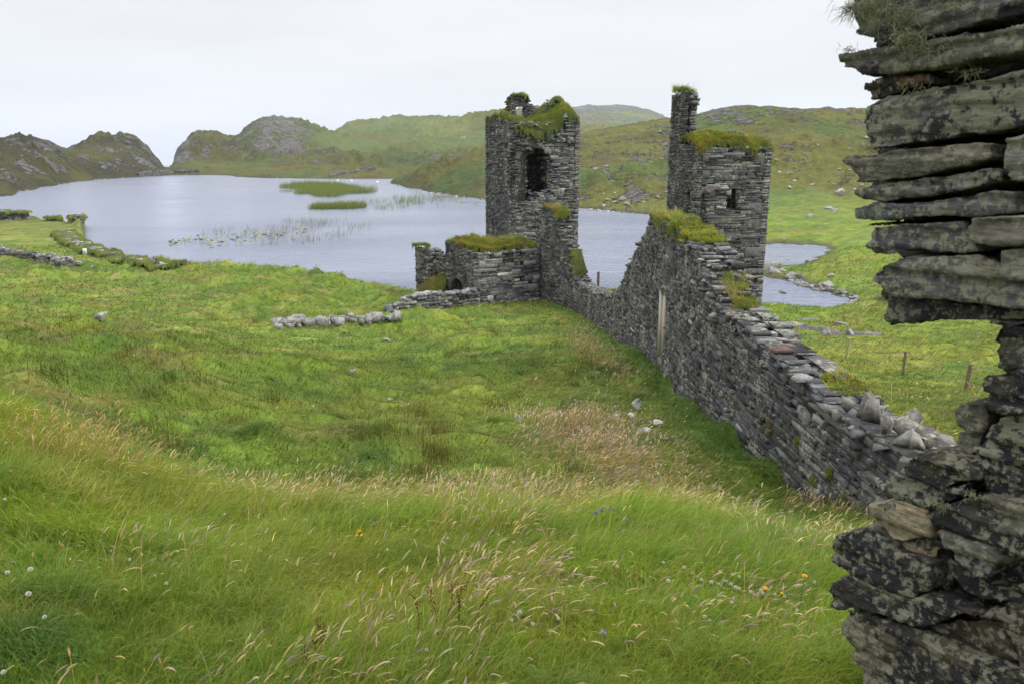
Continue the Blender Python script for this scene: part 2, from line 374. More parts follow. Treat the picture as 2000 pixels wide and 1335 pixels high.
COLS = {
 -900: NEAR_L + FIELD_L + prof((70, 1.6), (110, 2.0), (150, 2.4), (200, 5), (260, 12), (320, 15), (420, 12), (700, -30)) + SEA,
 -250: NEAR_L + FIELD_L + prof((70, 1.5), (110, 1.6), (135, 1.2)) + [(140, 0.4)] + prof((150, 0.3), (165, 1.2), (200, 4), (250, 10), (300, 14), (420, 8), (700, -30)) + SEA,
 0: NEAR_L + FIELD_L + prof((70, 1.05), (90, .95), (110, 1.0), (125, 1.25)) + lake(130, 182) + prof((188, .8), (210, 2.6), (240, 6.5), (272, 10.5), (292, 'p', 277), (340, 10), (600, -30)) + SEA,
 45: NEAR_L + FIELD_L + prof((70, 1.05), (90, .95), (108, .9), (116, 1.0)) + lake(119, 207) + prof((213, .9), (235, 3.0), (262, 8.0), (282, 11.5), (300, 'p', 276), (350, 10), (600, -30)) + SEA,
 90: NEAR_M[:7] + FIELD_L + prof((70, 1.05), (90, .9), (105, .85), (111, .7)) + lake(113, 230) + prof((236, 1.0), (258, 4.0), (280, 8.5), (295, 11), (310, 'p', 278), (360, 8), (600, -30)) + SEA,
 118: NEAR_M[:7] + FIELD_L + prof((70, 1.05), (90, .9), (106, .9), (110, .7)) + lake(112, 248) + prof((254, 1.0), (272, 4.0), (290, 7.5), (312, 'p', 289), (360, 6), (600, -30)) + SEA,
 136: NEAR_M[:7] + FIELD_L + prof((70, 1.05), (85, .85), (98, 1.3), (108, 1.6)) + lake(111, 258) + prof((264, 1.0), (280, 3.5), (296, 6.5), (318, 'p', 295), (360, 6), (600, -30)) + SEA,
 154: NEAR_M[:7] + FIELD_L + prof((68, 1.05), (76, .9), (81, .7)) + lake(83, 266) + prof((272, 1.0), (286, 3.5), (302, 7.0), (325, 'p', 290), (370, 6), (600, -30)) + SEA,
 205: NEAR_M[:7] + FIELD_L + prof((66, 1.05), (73, .85)) + lake(75, 287) + prof((292, 1.2), (303, 4.5), (318, 8.5), (340, 'p', 281), (390, 8), (600, -30)) + SEA,
 250: NEAR_M + FIELD_L[:1] + prof((24, 4.4), (30, 3.5), (38, 2.5), (46, 1.75), (55, 1.35), (64, 1.15), (69.5, 1.0)) + lake(71, 300) + prof((305, 1.4), (315, 5), (328, 9.0), (346, 'p', 280), (390, 8), (600, -30)) + SEA,
 285: NEAR_M + FIELD_L[:1] + prof((24, 4.35), (30, 3.4), (38, 2.4), (46, 1.7), (55, 1.35), (62, 1.2), (67.5, 1.1)) + lake(69, 311) + prof((315, 1.2), (324, 4.0), (336, 7.5), (350, 'p', 291), (390, 4), (600, -40)) + SEA,
 304: NEAR_M + FIELD_L[:1] + prof((24, 4.3), (30, 3.4), (38, 2.4), (46, 1.7), (55, 1.35), (62, 1.2), (67.2, 1.1)) + lake(69, 317) + prof((321, 1.0), (330, 2.6), (340, 4.3), (352, 'p', 312), (400, -6), (600, -45)) + SEA,
 320: NEAR_M + FIELD_L[:1] + prof((24, 4.3), (30, 3.4), (38, 2.4), (46, 1.7), (55, 1.35), (62, 1.2), (66.5, 1.1)) + lake(68, 323) + prof((328, .9), (338, 1.6), (352, 2.2), (380, 1.0), (440, -10), (600, -45)) + SEA,
 340: NEAR_M + FIELD_L[:1] + prof((24, 4.3), (30, 3.35), (38, 2.35), (46, 1.65), (55, 1.35), (62, 1.2), (66, 1.15)) + lake(67.5, 328) + prof((333, .9), (345, 2.5), (380, 3.5), (430, 'p', 312), (480, 'p', 307), (600, -20)) + SEA,
 365: NEAR_M + FIELD_L[:1] + prof((24, 4.3), (30, 3.3), (38, 2.35), (46, 1.65), (55, 1.35), (65, 1.15)) + lake(66.5, 328) + prof((334, 1), (350, 3), (390, 4.8), (430, 11.0), (500, 'p', 284), (600, -10)) + SEA,
 400: NEAR_C + FIELD_C[:1] + prof((18, 4.9), (24, 4.0), (30, 3.2), (38, 2.25), (46, 1.6), (55, 1.35), (64.5, 1.15)) + lake(66, 328) + prof((334, 1), (352, 3.0), (390, 4.5), (430, 13), (520, 'p', 265), (620, 5)) + SEA,
 430: NEAR_C + FIELD_C[:1] + prof((18, 4.8), (24, 3.9), (30, 3.15), (38, 2.2), (46, 1.6), (55, 1.35), (64, 1.15)) + lake(65.5, 326) + prof((332, 1), (360, 2.7), (400, 4.5), (450, 11), (530, 'p', 264), (640, 5)) + SEA,
 465: NEAR_C + FIELD_C[:1] + prof((18, 4.7), (24, 3.8), (30, 3.1), (38, 2.15), (46, 1.6), (55, 1.3), (63.3, 1.2)) + lake(64.8, 306) + prof((312, .8), (350, 2.6), (400, 5.5), (450, 12), (560, 'p', 265), (680, 5)) + SEA,
 490: NEAR_C + FIELD_C[:1] + prof((18, 4.65), (24, 3.75), (30, 3.05), (38, 2.1), (46, 1.55), (55, 1.3), (63, 1.2)) + lake(64.5, 299) + prof((305, .8), (345, 2.8), (400, 6.0), (440, 13), (570, 'p', 245), (700, 5)) + SEA,
 525: NEAR_C + FIELD_C[:1] + prof((18, 4.6), (24, 3.7), (30, 3.0), (38, 2.1), (46, 1.55), (55, 1.3), (62.2, 1.25)) + lake(63.7, 293) + prof((299, .8), (340, 3.0), (390, 5.8), (440, 14), (590, 'p', 237), (720, 8)) + SEA,
 560: NEAR_C + FIELD_C[:1] + prof((18, 4.55), (24, 3.65), (30, 3.0), (38, 2.1), (46, 1.5), (55, 1.3), (61.5, 1.25)) + lake(63, 292) + prof((298, .8), (335, 3.0), (385, 5.6), (430, 9), (600, 'p', 243), (740, 10)) + SEA,
 600: NEAR_C + FIELD_C[:1] + prof((18, 4.5), (24, 3.6), (30, 2.95), (38, 2.05), (46, 1.45), (55, 1.25), (59.6, 1.2)) + lake(61.2, 289) + prof((295, .8), (330, 3.0), (380, 5.8), (430, 7), (600, 'p', 250), (760, 12)) + SEA,
 638: NEAR_C + FIELD_C + prof((55, 1.15), (58, 1.15)) + lake(59.7, 287) + prof((293, .8), (330, 3.3), (380, 6.3), (440, 7.5), (620, 'p', 266), (760, 17), (980, 'p', 268), (1300, 0)) + SEA,
 680: NEAR_C + FIELD_C + prof((55, 1.1), (57, 1.1)) + lake(58.5, 287) + prof((293, .8), (330, 3.2), (370, 6.0), (430, 6.0), (600, 12), (900, 27), (1200, 'p', 248), (1500, 20)) + SEA,
 720: NEAR_C + FIELD_C + prof((54, 1.1), (56, 1.05)) + lake(57.5, 287) + prof((293, .8), (330, 3.2), (372, 6.0), (440, 5.5), (600, 12), (900, 30), (1260, 'p', 238), (1600, 25)) + SEA,
 750: NEAR_C + FIELD_C + prof((54, 1.05), (55.5, 1.0)) + lake(57, 287) + prof((293, .8), (330, 2.8), (372, 5.8), (440, 5.5), (600, 12), (900, 32), (1300, 'p', 234), (1600, 30)) + SEA,
 768: NEAR_C + FIELD_C + prof((54, 1.0), (55.2, .95)) + lake(56.7, 243) + prof((247, .8), (254, 1.3), (262, 1.0), (272, .1), (280, -.4), (287, -.2), (293, .6), (330, 2.6), (372, 5.8), (440, 5.5), (600, 13), (900, 33), (1330, 'p', 231), (1600, 35)) + SEA,
 800: NEAR_C + FIELD_C + prof((54.6, .9),) + lake(56, 219) + prof((224, 1.0), (233, 2.6), (244, 'p', 341), (262, 2), (285, .6), (330, 2.4), (372, 5.5), (440, 5.5), (600, 14), (900, 35), (1360, 'p', 233), (1600, 40)) + SEA,
 850: NEAR_C + FIELD_C + prof((54, .85),) + lake(56, 195) + prof((200, 1.0), (212, 3.0), (236, 'p', 320), (270, 3.5), (310, 1.5), (372, 5), (440, 5.5), (600, 16), (900, 38), (1400, 'p', 233), (1700, 45)) + SEA,
 900: NEAR_C + FIELD_C + prof((55, .8), (60, .7)) + lake(62, 180) + prof((185, 1.0), (198, 3.4), (236, 'p', 308), (280, 5), (330, 3.5), (440, 6), (600, 18), (900, 42), (1400, 'p', 237), (1700, 50)) + SEA,
 945: NEAR_C + FIELD_C + prof((55, .8), (64, .6)) + lake(67, 171) + prof((176, 1.0), (190, 3.8), (236, 'p', 297), (290, 7), (360, 4.5), (440, 6), (600, 20), (900, 45), (1400, 'p', 242), (1700, 55)) + SEA,
 1050: NEAR_C + FIELD_C + prof((55, .8), (64, .6)) + lake(67, 156) + prof((161, 1.0), (175, 4.2), (232, 'p', 282), (300, 10), (400, 8), (700, 30), (1000, 50), (1400, 'p', 246), (1700, 55), (2200, 70), (2800, 'p', 226), (3600, 60)),
 1120: NEAR_C + FIELD_C + prof((54, .7), (60, .5)) + lake(62, 146) + prof((151, 1.0), (165, 4.6), (228, 'p', 271), (300, 11), (400, 8), (800, 25), (1400, 45), (1900, 80), (2600, 'p', 215), (3600, 80)),
 1200: NEAR_C + FIELD_C + prof((53, .6), (57, .4)) + lake(58.5, 138) + prof((143, 1.0), (157, 4.8), (182, 10.0), (226, 'p', 247), (300, 13), (400, 8), (800, 25), (1400, 50), (1900, 90), (2600, 'p', 211), (3600, 80)),
 1250: NEAR_C + FIELD_C + prof((52, .6), (56, .4)) + lake(57.5, 133) + prof((138, 1.0), (152, 4.6), (180, 10.5), (225, 'p', 235), (300, 13), (400, 8), (800, 25), (1400, 50), (1900, 85), (2600, 'p', 218), (3600, 70)),
 1290: NEAR_C + FIELD_C + prof((52, .6), (55, .4)) + lake(56.5, 130) + prof((135, 1.0), (149, 4.4), (178, 10.5), (224, 'p', 225), (300, 14), (420, 8), (1400, 40), (2600, 'p', 232), (3600, 50)),
 1400: NEAR_C + FIELD_C + prof((52, .55), (54, .4)) + lake(55.5, 116) + prof((121, .9), (138, 3.6), (170, 9.8), (218, 'p', 211), (300, 15), (450, 5), (1500, 10)) + SEA,
 1470: NEAR_C + FIELD_C + prof((51.5, .55), (53, .4)) + lake(54.5, 99) + prof((104, .8), (124, 3.0), (165, 10), (214, 'p', 207), (300, 15), (450, 5), (1500, 10)) + SEA,
 1512: NEAR_R + FIELD_R + prof((50, .7), (52, .4)) + [(53.2, -.25), (56, -.7), (64, -.6), (66, -.1), (68.5, .22), (71, .2), (73, -.15), (78, -.6), (86, -.5), (90, 0.0), (94, .7), (120, 3.0), (160, 9.5), (214, 'p')][:-1] + prof((214, 'p', 206), (300, 15), (450, 5), (1500, 10)) + SEA,
 1545: NEAR_R + FIELD_R + prof((49.5, .7), (51.5, .4)) + [(52.3, -.3), (55, -.6), (63, -.5), (65, -.05), (66.5, .3), (70, .3), (73, -.05), (78, -.4), (87, -.4), (90, 0.0), (93.5, .7), (120, 3.1), (160, 9.5)] + prof((213, 'p', 206), (300, 15), (450, 5), (1500, 10)) + SEA,
 1585: NEAR_R + FIELD_R + prof((49.3, .7), (51.3, .4)) + [(52.2, -.3), (55, -.55), (61.5, -.4), (63.8, 0.0), (65.5, .35), (70, .4), (73.5, 0.0), (78, -.25), (86, -.35), (89, 0.0), (93, .8), (120, 3.2), (160, 9.5)] + prof((212, 'p', 207), (300, 15), (450, 5), (1500, 10)) + SEA,
 1630: NEAR_R + FIELD_R + prof((48.8, .7), (50.6, .4)) + [(51.4, -.25), (54, -.45), (58, -.35), (60.3, .05), (62.5, .5), (70, .55), (77, .3), (82, -.02), (85, -.15), (87.5, .02), (92, .8), (120, 3.4), (160, 9.5)] + prof((210, 'p', 209), (300, 15), (450, 5), (1500, 10)) + SEA,
 1679: NEAR_O + FIELD_R + prof((49.5, .75), (51.6, .4)) + [(52.7, -.18), (54.5, -.3), (56.2, -.18), (57.4, .2), (60, .6), (72, .85), (85, .95), (98, 1.6), (122, 3.6), (160, 9.3)] + prof((207, 'p', 211), (300, 15), (450, 5), (1500, 10)) + SEA,
 1715: NEAR_O + FIELD_R + prof((50, .8), (54, .5)) + [(58, .6), (72, .95), (85, 1.25), (98, 1.8), (122, 3.7), (160, 9.2)] + prof((205, 'p', 212), (300, 15), (450, 5), (1500, 10)) + SEA,
 1800: NEAR_O + FIELD_R + prof((50, .9),) + [(60, 1.0), (72, 1.3), (85, 1.6), (100, 2.3), (122, 4.2), (155, 9)] + prof((200, 'p', 213), (300, 15), (450, 5), (1500, 10)) + SEA,
 2050: NEAR_O + FIELD_R + prof((50, 1.2),) + [(60, 1.5), (72, 1.9), (85, 2.5), (100, 3.5), (122, 5.5), (155, 9.5)] + prof((195, 'p', 216), (300, 15), (450, 5), (1500, 10)) + SEA,
 2900: NEAR_O + FIELD_R + [(50, 1.6), (72, 3.0), (100, 6), (140, 10), (190, 18), (300, 12), (450, 5), (1500, 10)] + SEA,
}
LNY0, LNY1 = math.log(1.0), math.log(9000.0)
_ly = np.linspace(LNY0, LNY1, 2600)
_ks, _rows = [], []
for px in sorted(COLS):
    pts = sorted(COLS[px])
    ys = np.log([p[0] for p in pts]); zs = np.array([p[1] for p in pts])
    _rows.append(pchip(ys, zs, np.clip(_ly, ys[0], ys[-1]))); _ks.append(kpix(px, 290.0))
_ks = np.array(_ks); _rows = np.array(_rows)
_kf = np.linspace(_ks[0], _ks[-1], 3000)
_tab = pchip(_ks, _rows, _kf)
del _rows
# soften sideways changes of slope in the near and middle distance
def _blur(t, sig):
    n = int(sig / (_kf[1] - _kf[0]) * 3)
    w = np.exp(-0.5 * (np.arange(-n, n + 1) * (_kf[1] - _kf[0]) / sig) ** 2); w /= w.sum()
    cs = np.pad(t, ((n, n), (0, 0)), mode='edge')
    f = np.fft.irfft(np.fft.rfft(cs, axis=0) * np.fft.rfft(np.concatenate([w, np.zeros(len(cs) - len(w))]))[:, None], n=len(cs), axis=0)
    return f[2 * n:2 * n + len(t)]
_yv = np.exp(_ly)
_j = np.searchsorted(_yv, 70.0)
_t1 = _blur(_tab[:, :_j], 0.075); _t2 = _blur(_tab[:, :_j], 0.008)
_w1 = 1 - sstep(14, 34, _yv[:_j]); _w2 = 1 - sstep(46, 60, _yv[:_j])
_tab[:, :_j] = (_tab[:, :_j] * (1 - _w2) + _t2 * _w2) * (1 - _w1) + _t1 * _w1
def h_base(x, y):
    yy = np.clip(y, 1.05, 8900)
    k = np.clip(x / yy, _kf[0] + 1e-6, _kf[-1] - 1e-6)
    a = (k - _kf[0]) / (_kf[1] - _kf[0]); b = (np.log(yy) - LNY0) / (_ly[1] - _ly[0])
    i = np.clip(a.astype(int), 0, len(_kf) - 2); j = np.clip(b.astype(int), 0, len(_ly) - 2)
    u, v = a - i, b - j
    return (_tab[i, j] * (1 - u) + _tab[i + 1, j] * u) * (1 - v) + (_tab[i, j + 1] * (1 - u) + _tab[i + 1, j + 1] * u) * v
def height(x, y):
    x = np.asarray(x, float); y = np.asarray(y, float)
    z = h_base(x, y)
    d = np.hypot(x, y)
    land = sstep(0.05, 0.9, z)
    # wind-combed tussocks in the bailey and fields, small lumps on the near bank
    a = R(25)
    xr, yr = x * math.cos(a) + y * math.sin(a), -x * math.sin(a) + y * math.cos(a)
    tus = 0.9 * fbm(xr * 0.36, yr * 0.72, 3, 1) + 0.65 * ridged(xr * 0.42 + fbm(x * 0.25, y * 0.25, 2, 8), yr * 0.9, 2, 4)
    rough_patch = sstep(-0.25, 0.35, fbm(x * 0.07, y * 0.07, 2, 21) + 0.35 * sstep(2, -8, x) - 0.1)
    z = z + land * tus * (0.17 + 0.62 * rough_patch) * sstep(6.5, 13, d) * (1 - sstep(60, 110, d))
    z = z + (0.10 * fbm(x * 0.75, y * 0.75, 3, 6) + .05 * ridged(x * 1.1, y * 1.3, 2, 7)) * (1 - sstep(7, 12, d))
    z = z + (d > 42) * 0.30 * np.exp(-(z / .45) ** 2) * fbm(x * .55, y * .55, 4, 140)
    # hills: craggy relief that fades out at the shore
    far = sstep(95, 170, d)
    hm = sstep(0.7, 4.5, z)
    s = np.clip(d / 260.0, 0.5, 6.0)
    rel = fbm(x * 0.022 / s, y * 0.022 / s, 5, 12, 0.55) * 1.5 + (ridged(x * 0.03 / s + 0.4 * fbm(x * 0.02, y * 0.02, 2, 3), y * 0.05 / s, 4, 15) - 0.55) * 1.4
    z = z + far * hm * rel * np.minimum(s, 3.5) * 1.2 * (1 - .8 * np.exp(-((x / np.clip(y, 1, None) + .42) / .03) ** 2))
    crag = ridged(x * .09 / s ** .5 + .6 * fbm(x * .05, y * .05, 2, 36), y * .07 / s ** .5, 4, 35)
    z = z + far * hm * np.clip(crag - .25, 0, 1) * 5.2 * np.minimum(s, 2.3) ** .7 * (1 - .8 * np.exp(-((x / np.clip(y, 1, None) + .42) / .03) ** 2)) * sstep(-.15, .25, fbm(x * .012, y * .012, 2, 38))
    z = z + far * sstep(0.2, 1.2, z) * fbm(x * 0.22, y * 0.22, 4, 33) * 0.75 * np.clip(s, 0.5, 2)
    return z
def ground(px, py):                            # first meeting of the ray through a photo point with the land
    Y = np.exp(np.linspace(math.log(1.5), math.log(3000), 9000))
    k = kpix(px, py)
    hit = np.nonzero(height(k * Y, Y) >= zpix(py, Y))[0]
    i = hit[0] if len(hit) else len(Y) - 1
    return np.array((k * Y[i], Y[i], float(height(np.array([k * Y[i]]), np.array([Y[i]]))[0])))
def hz(x, y):
    return float(height(np.array([x], float), np.array([y], float))[0])

# surface cover: turf colour, bare-rock likelihood
C_BRIGHT = np.array((0.143, 0.208, 0.029)); C_MID = np.array((0.104, 0.160, 0.025)); C_DARK = np.array((0.060, 0.120, 0.022))
C_YELL = np.array((0.190, 0.190, 0.030)); C_DRY = np.array((0.300, 0.225, 0.095)); C_HEATH = np.array((0.090, 0.068, 0.032))
C_PURP = np.array((0.125, 0.070, 0.085)); C_MOOR = np.array((0.128, 0.126, 0.032)); C_PINK = np.array((0.30, 0.215, 0.155)); C_PAST = np.array((0.108, 0.150, 0.042))
def lerp3(a, b, t):
    return a + (b - a) * np.asarray(t)[:, None]
def cover(x, y, z=None):
    x = np.asarray(x, float); y = np.asarray(y, float)
    d = np.hypot(x, y); k = x / np.clip(y, 1, None)
    a = R(25)
    xr, yr = x * math.cos(a) + y * math.sin(a), -x * math.sin(a) + y * math.cos(a)
    n1 = fbm(xr * 0.16, yr * 0.3, 4, 40); n2 = fbm(x * 0.5, y * 0.7, 4, 44); n3 = fbm(x * 0.045, y * 0.045, 3, 47); n4 = fbm(xr * 0.5, yr * 1.1, 3, 52)
    base = np.broadcast_to(C_MID, (len(x), 3))
    c = lerp3(base, C_BRIGHT, sstep(-0.25, 0.35, n1 + 0.4 * n2))
    c = lerp3(c, C_DARK, 0.85 * sstep(0.08, 0.5, n4 + 0.4 * n3))
    c = lerp3(c, C_YELL, 0.45 * sstep(0.1, 0.5, fbm(x * 0.22, y * 0.22, 3, 61) + 0.15))
    # dry and brown patches: the near-left slope, the far-left headland, odd streaks in the bailey
    leftish = sstep(-0.22, -0.52, k) * sstep(8, 14, d) - .55 * sstep(8, 6, d)
    c = lerp3(c, C_HEATH * 1.35, 0.55 * sstep(0.3, 0.6, fbm(x * 0.3, y * 0.45, 4, 71) + 0.22 * leftish))
    c = lerp3(c, C_DRY, 0.5 * sstep(0.3, 0.6, fbm(xr * 0.35, yr * 0.8, 4, 73) + 0.12 * leftish))
    # feathery seed-grass patch in the hollow beneath the curtain wall
    pk = np.exp(-(((x - 1.3) / 1.1) ** 2 + ((y - 14.8) / 2.6) ** 2)) + 0.8 * np.exp(-(((x - 2.0) / .8) ** 2 + ((y - 11.5) / 1.0) ** 2)) + 0.6 * np.exp(-(((x - 3.0) / .7) ** 2 + ((y - 27) / 5.0) ** 2))
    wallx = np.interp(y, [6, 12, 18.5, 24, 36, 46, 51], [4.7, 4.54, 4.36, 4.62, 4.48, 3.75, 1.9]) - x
    c = lerp3(c, C_DARK * 1.15, .7 * sstep(1.5, .5, wallx) * sstep(-.1, .1, wallx) * sstep(10, 13, y) * (y < 50))  # the wall's soft shadow, put into the turf colour along its foot
    c = lerp3(c, C_PINK * 0.75, np.clip(0.5 * sstep(0.25, 0.8, pk + 0.5 * n2), 0, 1))
    rightf = sstep(0.34, 0.42, k) * sstep(12, 16, d)
    c = lerp3(c, C_YELL * 0.95, 0.5 * rightf * sstep(-0.3, 0.4, n3 + 0.5 * n2))
    # the hills
    f = sstep(95, 150, d)
    moor = lerp3(np.broadcast_to(C_MOOR * .9, (len(x), 3)), C_PAST * 0.72, sstep(-0.15, 0.35, fbm(x * 0.03, y * 0.03, 4, 80)))
    moor = lerp3(moor, C_HEATH, 0.6 * sstep(0.12, 0.45, fbm(x * 0.06, y * 0.06, 4, 83)))
    lefth = sstep(-0.40, -0.46, k) * sstep(150, 180, d)
    heath = lerp3(np.broadcast_to(C_HEATH * np.array((.58, .74, .7)), (len(x), 3)), C_MOOR * 0.66, sstep(-0.2, 0.35, fbm(x * 0.04, y * 0.04, 4, 86)))
    heath = lerp3(heath, C_PURP * 0.6, 0.45 * sstep(0.2, 0.45, fbm(x * 0.07, y * 0.07, 4, 88)))
    moor = lerp3(moor, heath, lefth)
    midh = sstep(-0.43, -0.41, k) * sstep(-0.20, -0.25, k) * sstep(380, 430, d)
    moor = lerp3(moor, C_MOOR * 0.55, 0.75 * midh * sstep(-.3, .25, fbm(x * .03, y * .03, 3, 99)))
    past = sstep(430, 560, d) * sstep(-0.30, -0.2, k)
    moor = lerp3(moor, lerp3(np.broadcast_to(C_PAST, (len(x), 3)), C_MOOR * 0.9, sstep(-0.1, 0.3, fbm(x * 0.012, y * 0.012, 4, 90))), 0.8 * past)
    c = lerp3(c, moor * np.array((.92, .95, .96)) * (1 + .22 * sstep(.02, .1, k))[:, None], f)
    c = lerp3(c, np.array((.085, .088, .075)), .75 * sstep(1700, 2100, d))
    # field of paler grass in the far valley
    fld = sstep(-0.115, -0.105, k) * sstep(-0.046, -0.056, k) * sstep(640, 660, y) * sstep(990, 960, y)
    c = lerp3(c, np.array((0.15, 0.165, 0.045)), 0.7 * fld)
    # rock likelihood
    s = np.clip(d / 260.0, 0.5, 6.0)
    rk = fbm(x * 0.028 / s, y * 0.028 / s, 4, 15) * 0.5 + 0.27
    rk = rk + 0.24 * sstep(-0.39, -0.41, k) * sstep(200, 240, d) * sstep(1.2, 4.0, np.asarray(z) if z is not None else 3.0)
    rk = rk + 0.40 * sstep(-0.43, -0.40, k) * sstep(-0.22, -0.27, k) * sstep(380, 430, d)
    rk = rk + 0.16 * sstep(-0.3, -0.2, k) * sstep(900, 1100, d)
    zz = np.asarray(z) if z is not None else np.full(len(x), 3.0)
    low = sstep(-0.33, -0.27, k) * sstep(300, 330, d) * (1 - sstep(400, 450, d)) * sstep(2.6, 4.5, zz)
    rk = rk + 0.20 * low
    rk = rk + 0.20 * sstep(0.10, 0.16, k) * sstep(15.5, 19.5, zz) * sstep(160, 190, d) * (1 - sstep(400, 600, d))
    rk = rk + 0.10 * sstep(0.07, 0.11, k) * (1 - sstep(0.33, 0.40, k)) * sstep(130, 150, d) * (1 - sstep(300, 400, d))
    rk = rk + 0.16 * sstep(1800, 2200, d)
    rk = rk * f - 0.6 * (1 - f)
    # bare wet ground at the water's edge
    shore = sstep(0.42, 0.12, zz)
    c = lerp3(c, np.array((0.06, 0.055, 0.042)), 0.8 * shore)
    rk = rk + 0.6 * shore * sstep(-.1, .3, fbm(x * .5, y * .5, 3, 150))
    # lichened outcrops by the fence
    for (ox, oy, rx, ry, st) in ((15.6, 40.6, 1.9, 1.0, 1.1), (17.3, 39.4, 1.7, .7, 1.05), (12.7, 43.0, 1.6, .9, 1.15), (16.9, 43.8, 1.4, .5, 1.0)):
        rk = np.maximum(rk, st * np.exp(-(((x - ox) / rx) ** 2 + ((y - oy) / ry) ** 2) ** 1.5) + 0.25 * n2)
    return c, rk

def build_land():
    ky = np.concatenate([np.linspace(-7, -1.25, 24)[:-1], np.linspace(-1.25, -0.70, 120)[:-1], np.linspace(-0.70, 0.70, 1000)[:-1], np.linspace(0.70, 1.25, 110)[:-1], np.linspace(1.25, 7, 24)])
    yy = np.concatenate([-np.geomspace(300, 1.0, 40), np.linspace(-0.8, 1.1, 12), np.exp(np.arange(math.log(1.2), math.log(80), 0.0085)), np.exp(np.arange(math.log(80), math.log(420), 0.0095)), np.exp(np.arange(math.log(420), math.log(3600), 0.013))])
    scale = np.where(yy >= 1.1, yy + 0.9, 2.0 + np.abs(1.1 - yy) * 1.2)
    X = np.clip(ky[None, :] * scale[:, None], -3900, 3900); Y = np.repeat(yy[:, None], len(ky), 1)
    x, y = X.ravel(), Y.ravel()
    z = height(x, y)
    z = np.where(y < 1.1, np.minimum(z, 8.9), z)
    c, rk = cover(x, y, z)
    d = np.hypot(x, y)
    # outcrops stand a little proud of the turf
    z = z + np.clip(rk - 0.45, 0, 0.6) * np.where(d < 70, 0.12, np.clip(d / 400, .5, 3) * 1.4) * (z > 0.3)
    nr, nc = X.shape
    idx = np.arange(nr * nc).reshape(nr, nc)
    fa = np.stack([idx[:-1, :-1], idx[:-1, 1:], idx[1:, 1:], idx[1:, :-1]], -1).reshape(-1, 4)
    V = np.stack([x, y, z], -1)
    # the sheet is one surface; what lies across the lake is kept as its own object
    fy = y[fa].mean(1); fx = x[fa].mean(1); fk = fx / np.clip(fy, 1, None)
    split = np.interp(fk, [-1.2, -0.8, -0.62, -0.55, -0.40, -0.25, -0.16, -0.03, 0.1, 0.25, 0.33, 0.36, 0.40, 0.44, 0.6], [146, 146, 155, 165, 230, 230, 200, 110, 100, 85, 82, 80, 100, 112, 120])
    isfar = fy > split
    for nm, sel in (('ground', ~isfar), ('hills', isfar & (fy < 1750)), ('mountain', isfar & (fy >= 1750))):
        f = fa[sel]
        used = np.unique(f)
        mp = np.full(len(V), -1); mp[used] = np.arange(len(used))
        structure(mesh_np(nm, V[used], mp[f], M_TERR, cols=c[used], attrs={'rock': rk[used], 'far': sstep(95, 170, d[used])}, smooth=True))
build_land()

# lake and sea
def sheet(name, x0, x1, y0, y1, z, mat):
    o = mesh_np(name, [(x0, y0, z), (x1, y0, z), (x1, y1, z), (x0, y1, z)], [(0, 1, 2, 3)], mat)
    return structure(o)
sheet('lake', -240, 130, 40, 345, 0.0, M_WATER)
sheet('sea', -3900, 3900, 420, 3600, -60.0, M_WATER)

# ------------------------------------------------------------------ masonry
PAL = np.array([(0.085, 0.085, 0.088), (0.115, 0.115, 0.118), (0.060, 0.062, 0.068), (0.145, 0.143, 0.138), (0.100, 0.103, 0.112), (0.125, 0.115, 0.098), (0.19, 0.19, 0.18)])
PALW = np.array([.26, .22, .17, .13, .12, .07, .03])
RUST = np.array((0.14, 0.095, 0.075))
_QF = np.array([(8, 9, 10, 11), (4, 5, 9, 8), (5, 6, 10, 9), (6, 7, 11, 10), (7, 4, 8, 11), (0, 1, 5, 4), (1, 2, 6, 5), (2, 3, 7, 6), (3, 0, 4, 7)])
class Path:
    """a wall line in plan; outward is to the right of the direction of travel"""
    def __init__(s, pts):
        s.p = np.array(pts, float); d = np.diff(s.p, axis=0); l = np.hypot(d[:, 0], d[:, 1])
        s.s = np.concatenate([[0], np.cumsum(l)]); s.len = s.s[-1]
        t = d / l[:, None]; n = np.stack([t[:, 1], -t[:, 0]], 1)
        vn = np.concatenate([n[:1], n[:-1] + n[1:], n[-1:]]); s.n = vn / np.hypot(vn[:, 0], vn[:, 1])[:, None]
    def at(s, u):
        u = np.asarray(u, float)
        return np.stack([np.interp(u, s.s, s.p[:, 0]), np.interp(u, s.s, s.p[:, 1])], -1)
    def nrm(s, u):
        u = np.asarray(u, float)
        n = np.stack([np.interp(u, s.s, s.n[:, 0]), np.interp(u, s.s, s.n[:, 1])], -1)
        return n / np.linalg.norm(n, axis=-1, keepdims=True)
    def s_at_y(s, y):
        i = np.argsort(s.p[:, 1]); return np.interp(y, s.p[i, 1], s.s[i])
    def place(s, u, d, z):                     # u along, d outward, z up
        q = s.at(u) + s.nrm(u) * np.asarray(d)[..., None]
        return np.concatenate([q, np.asarray(z, float)[..., None]], -1)
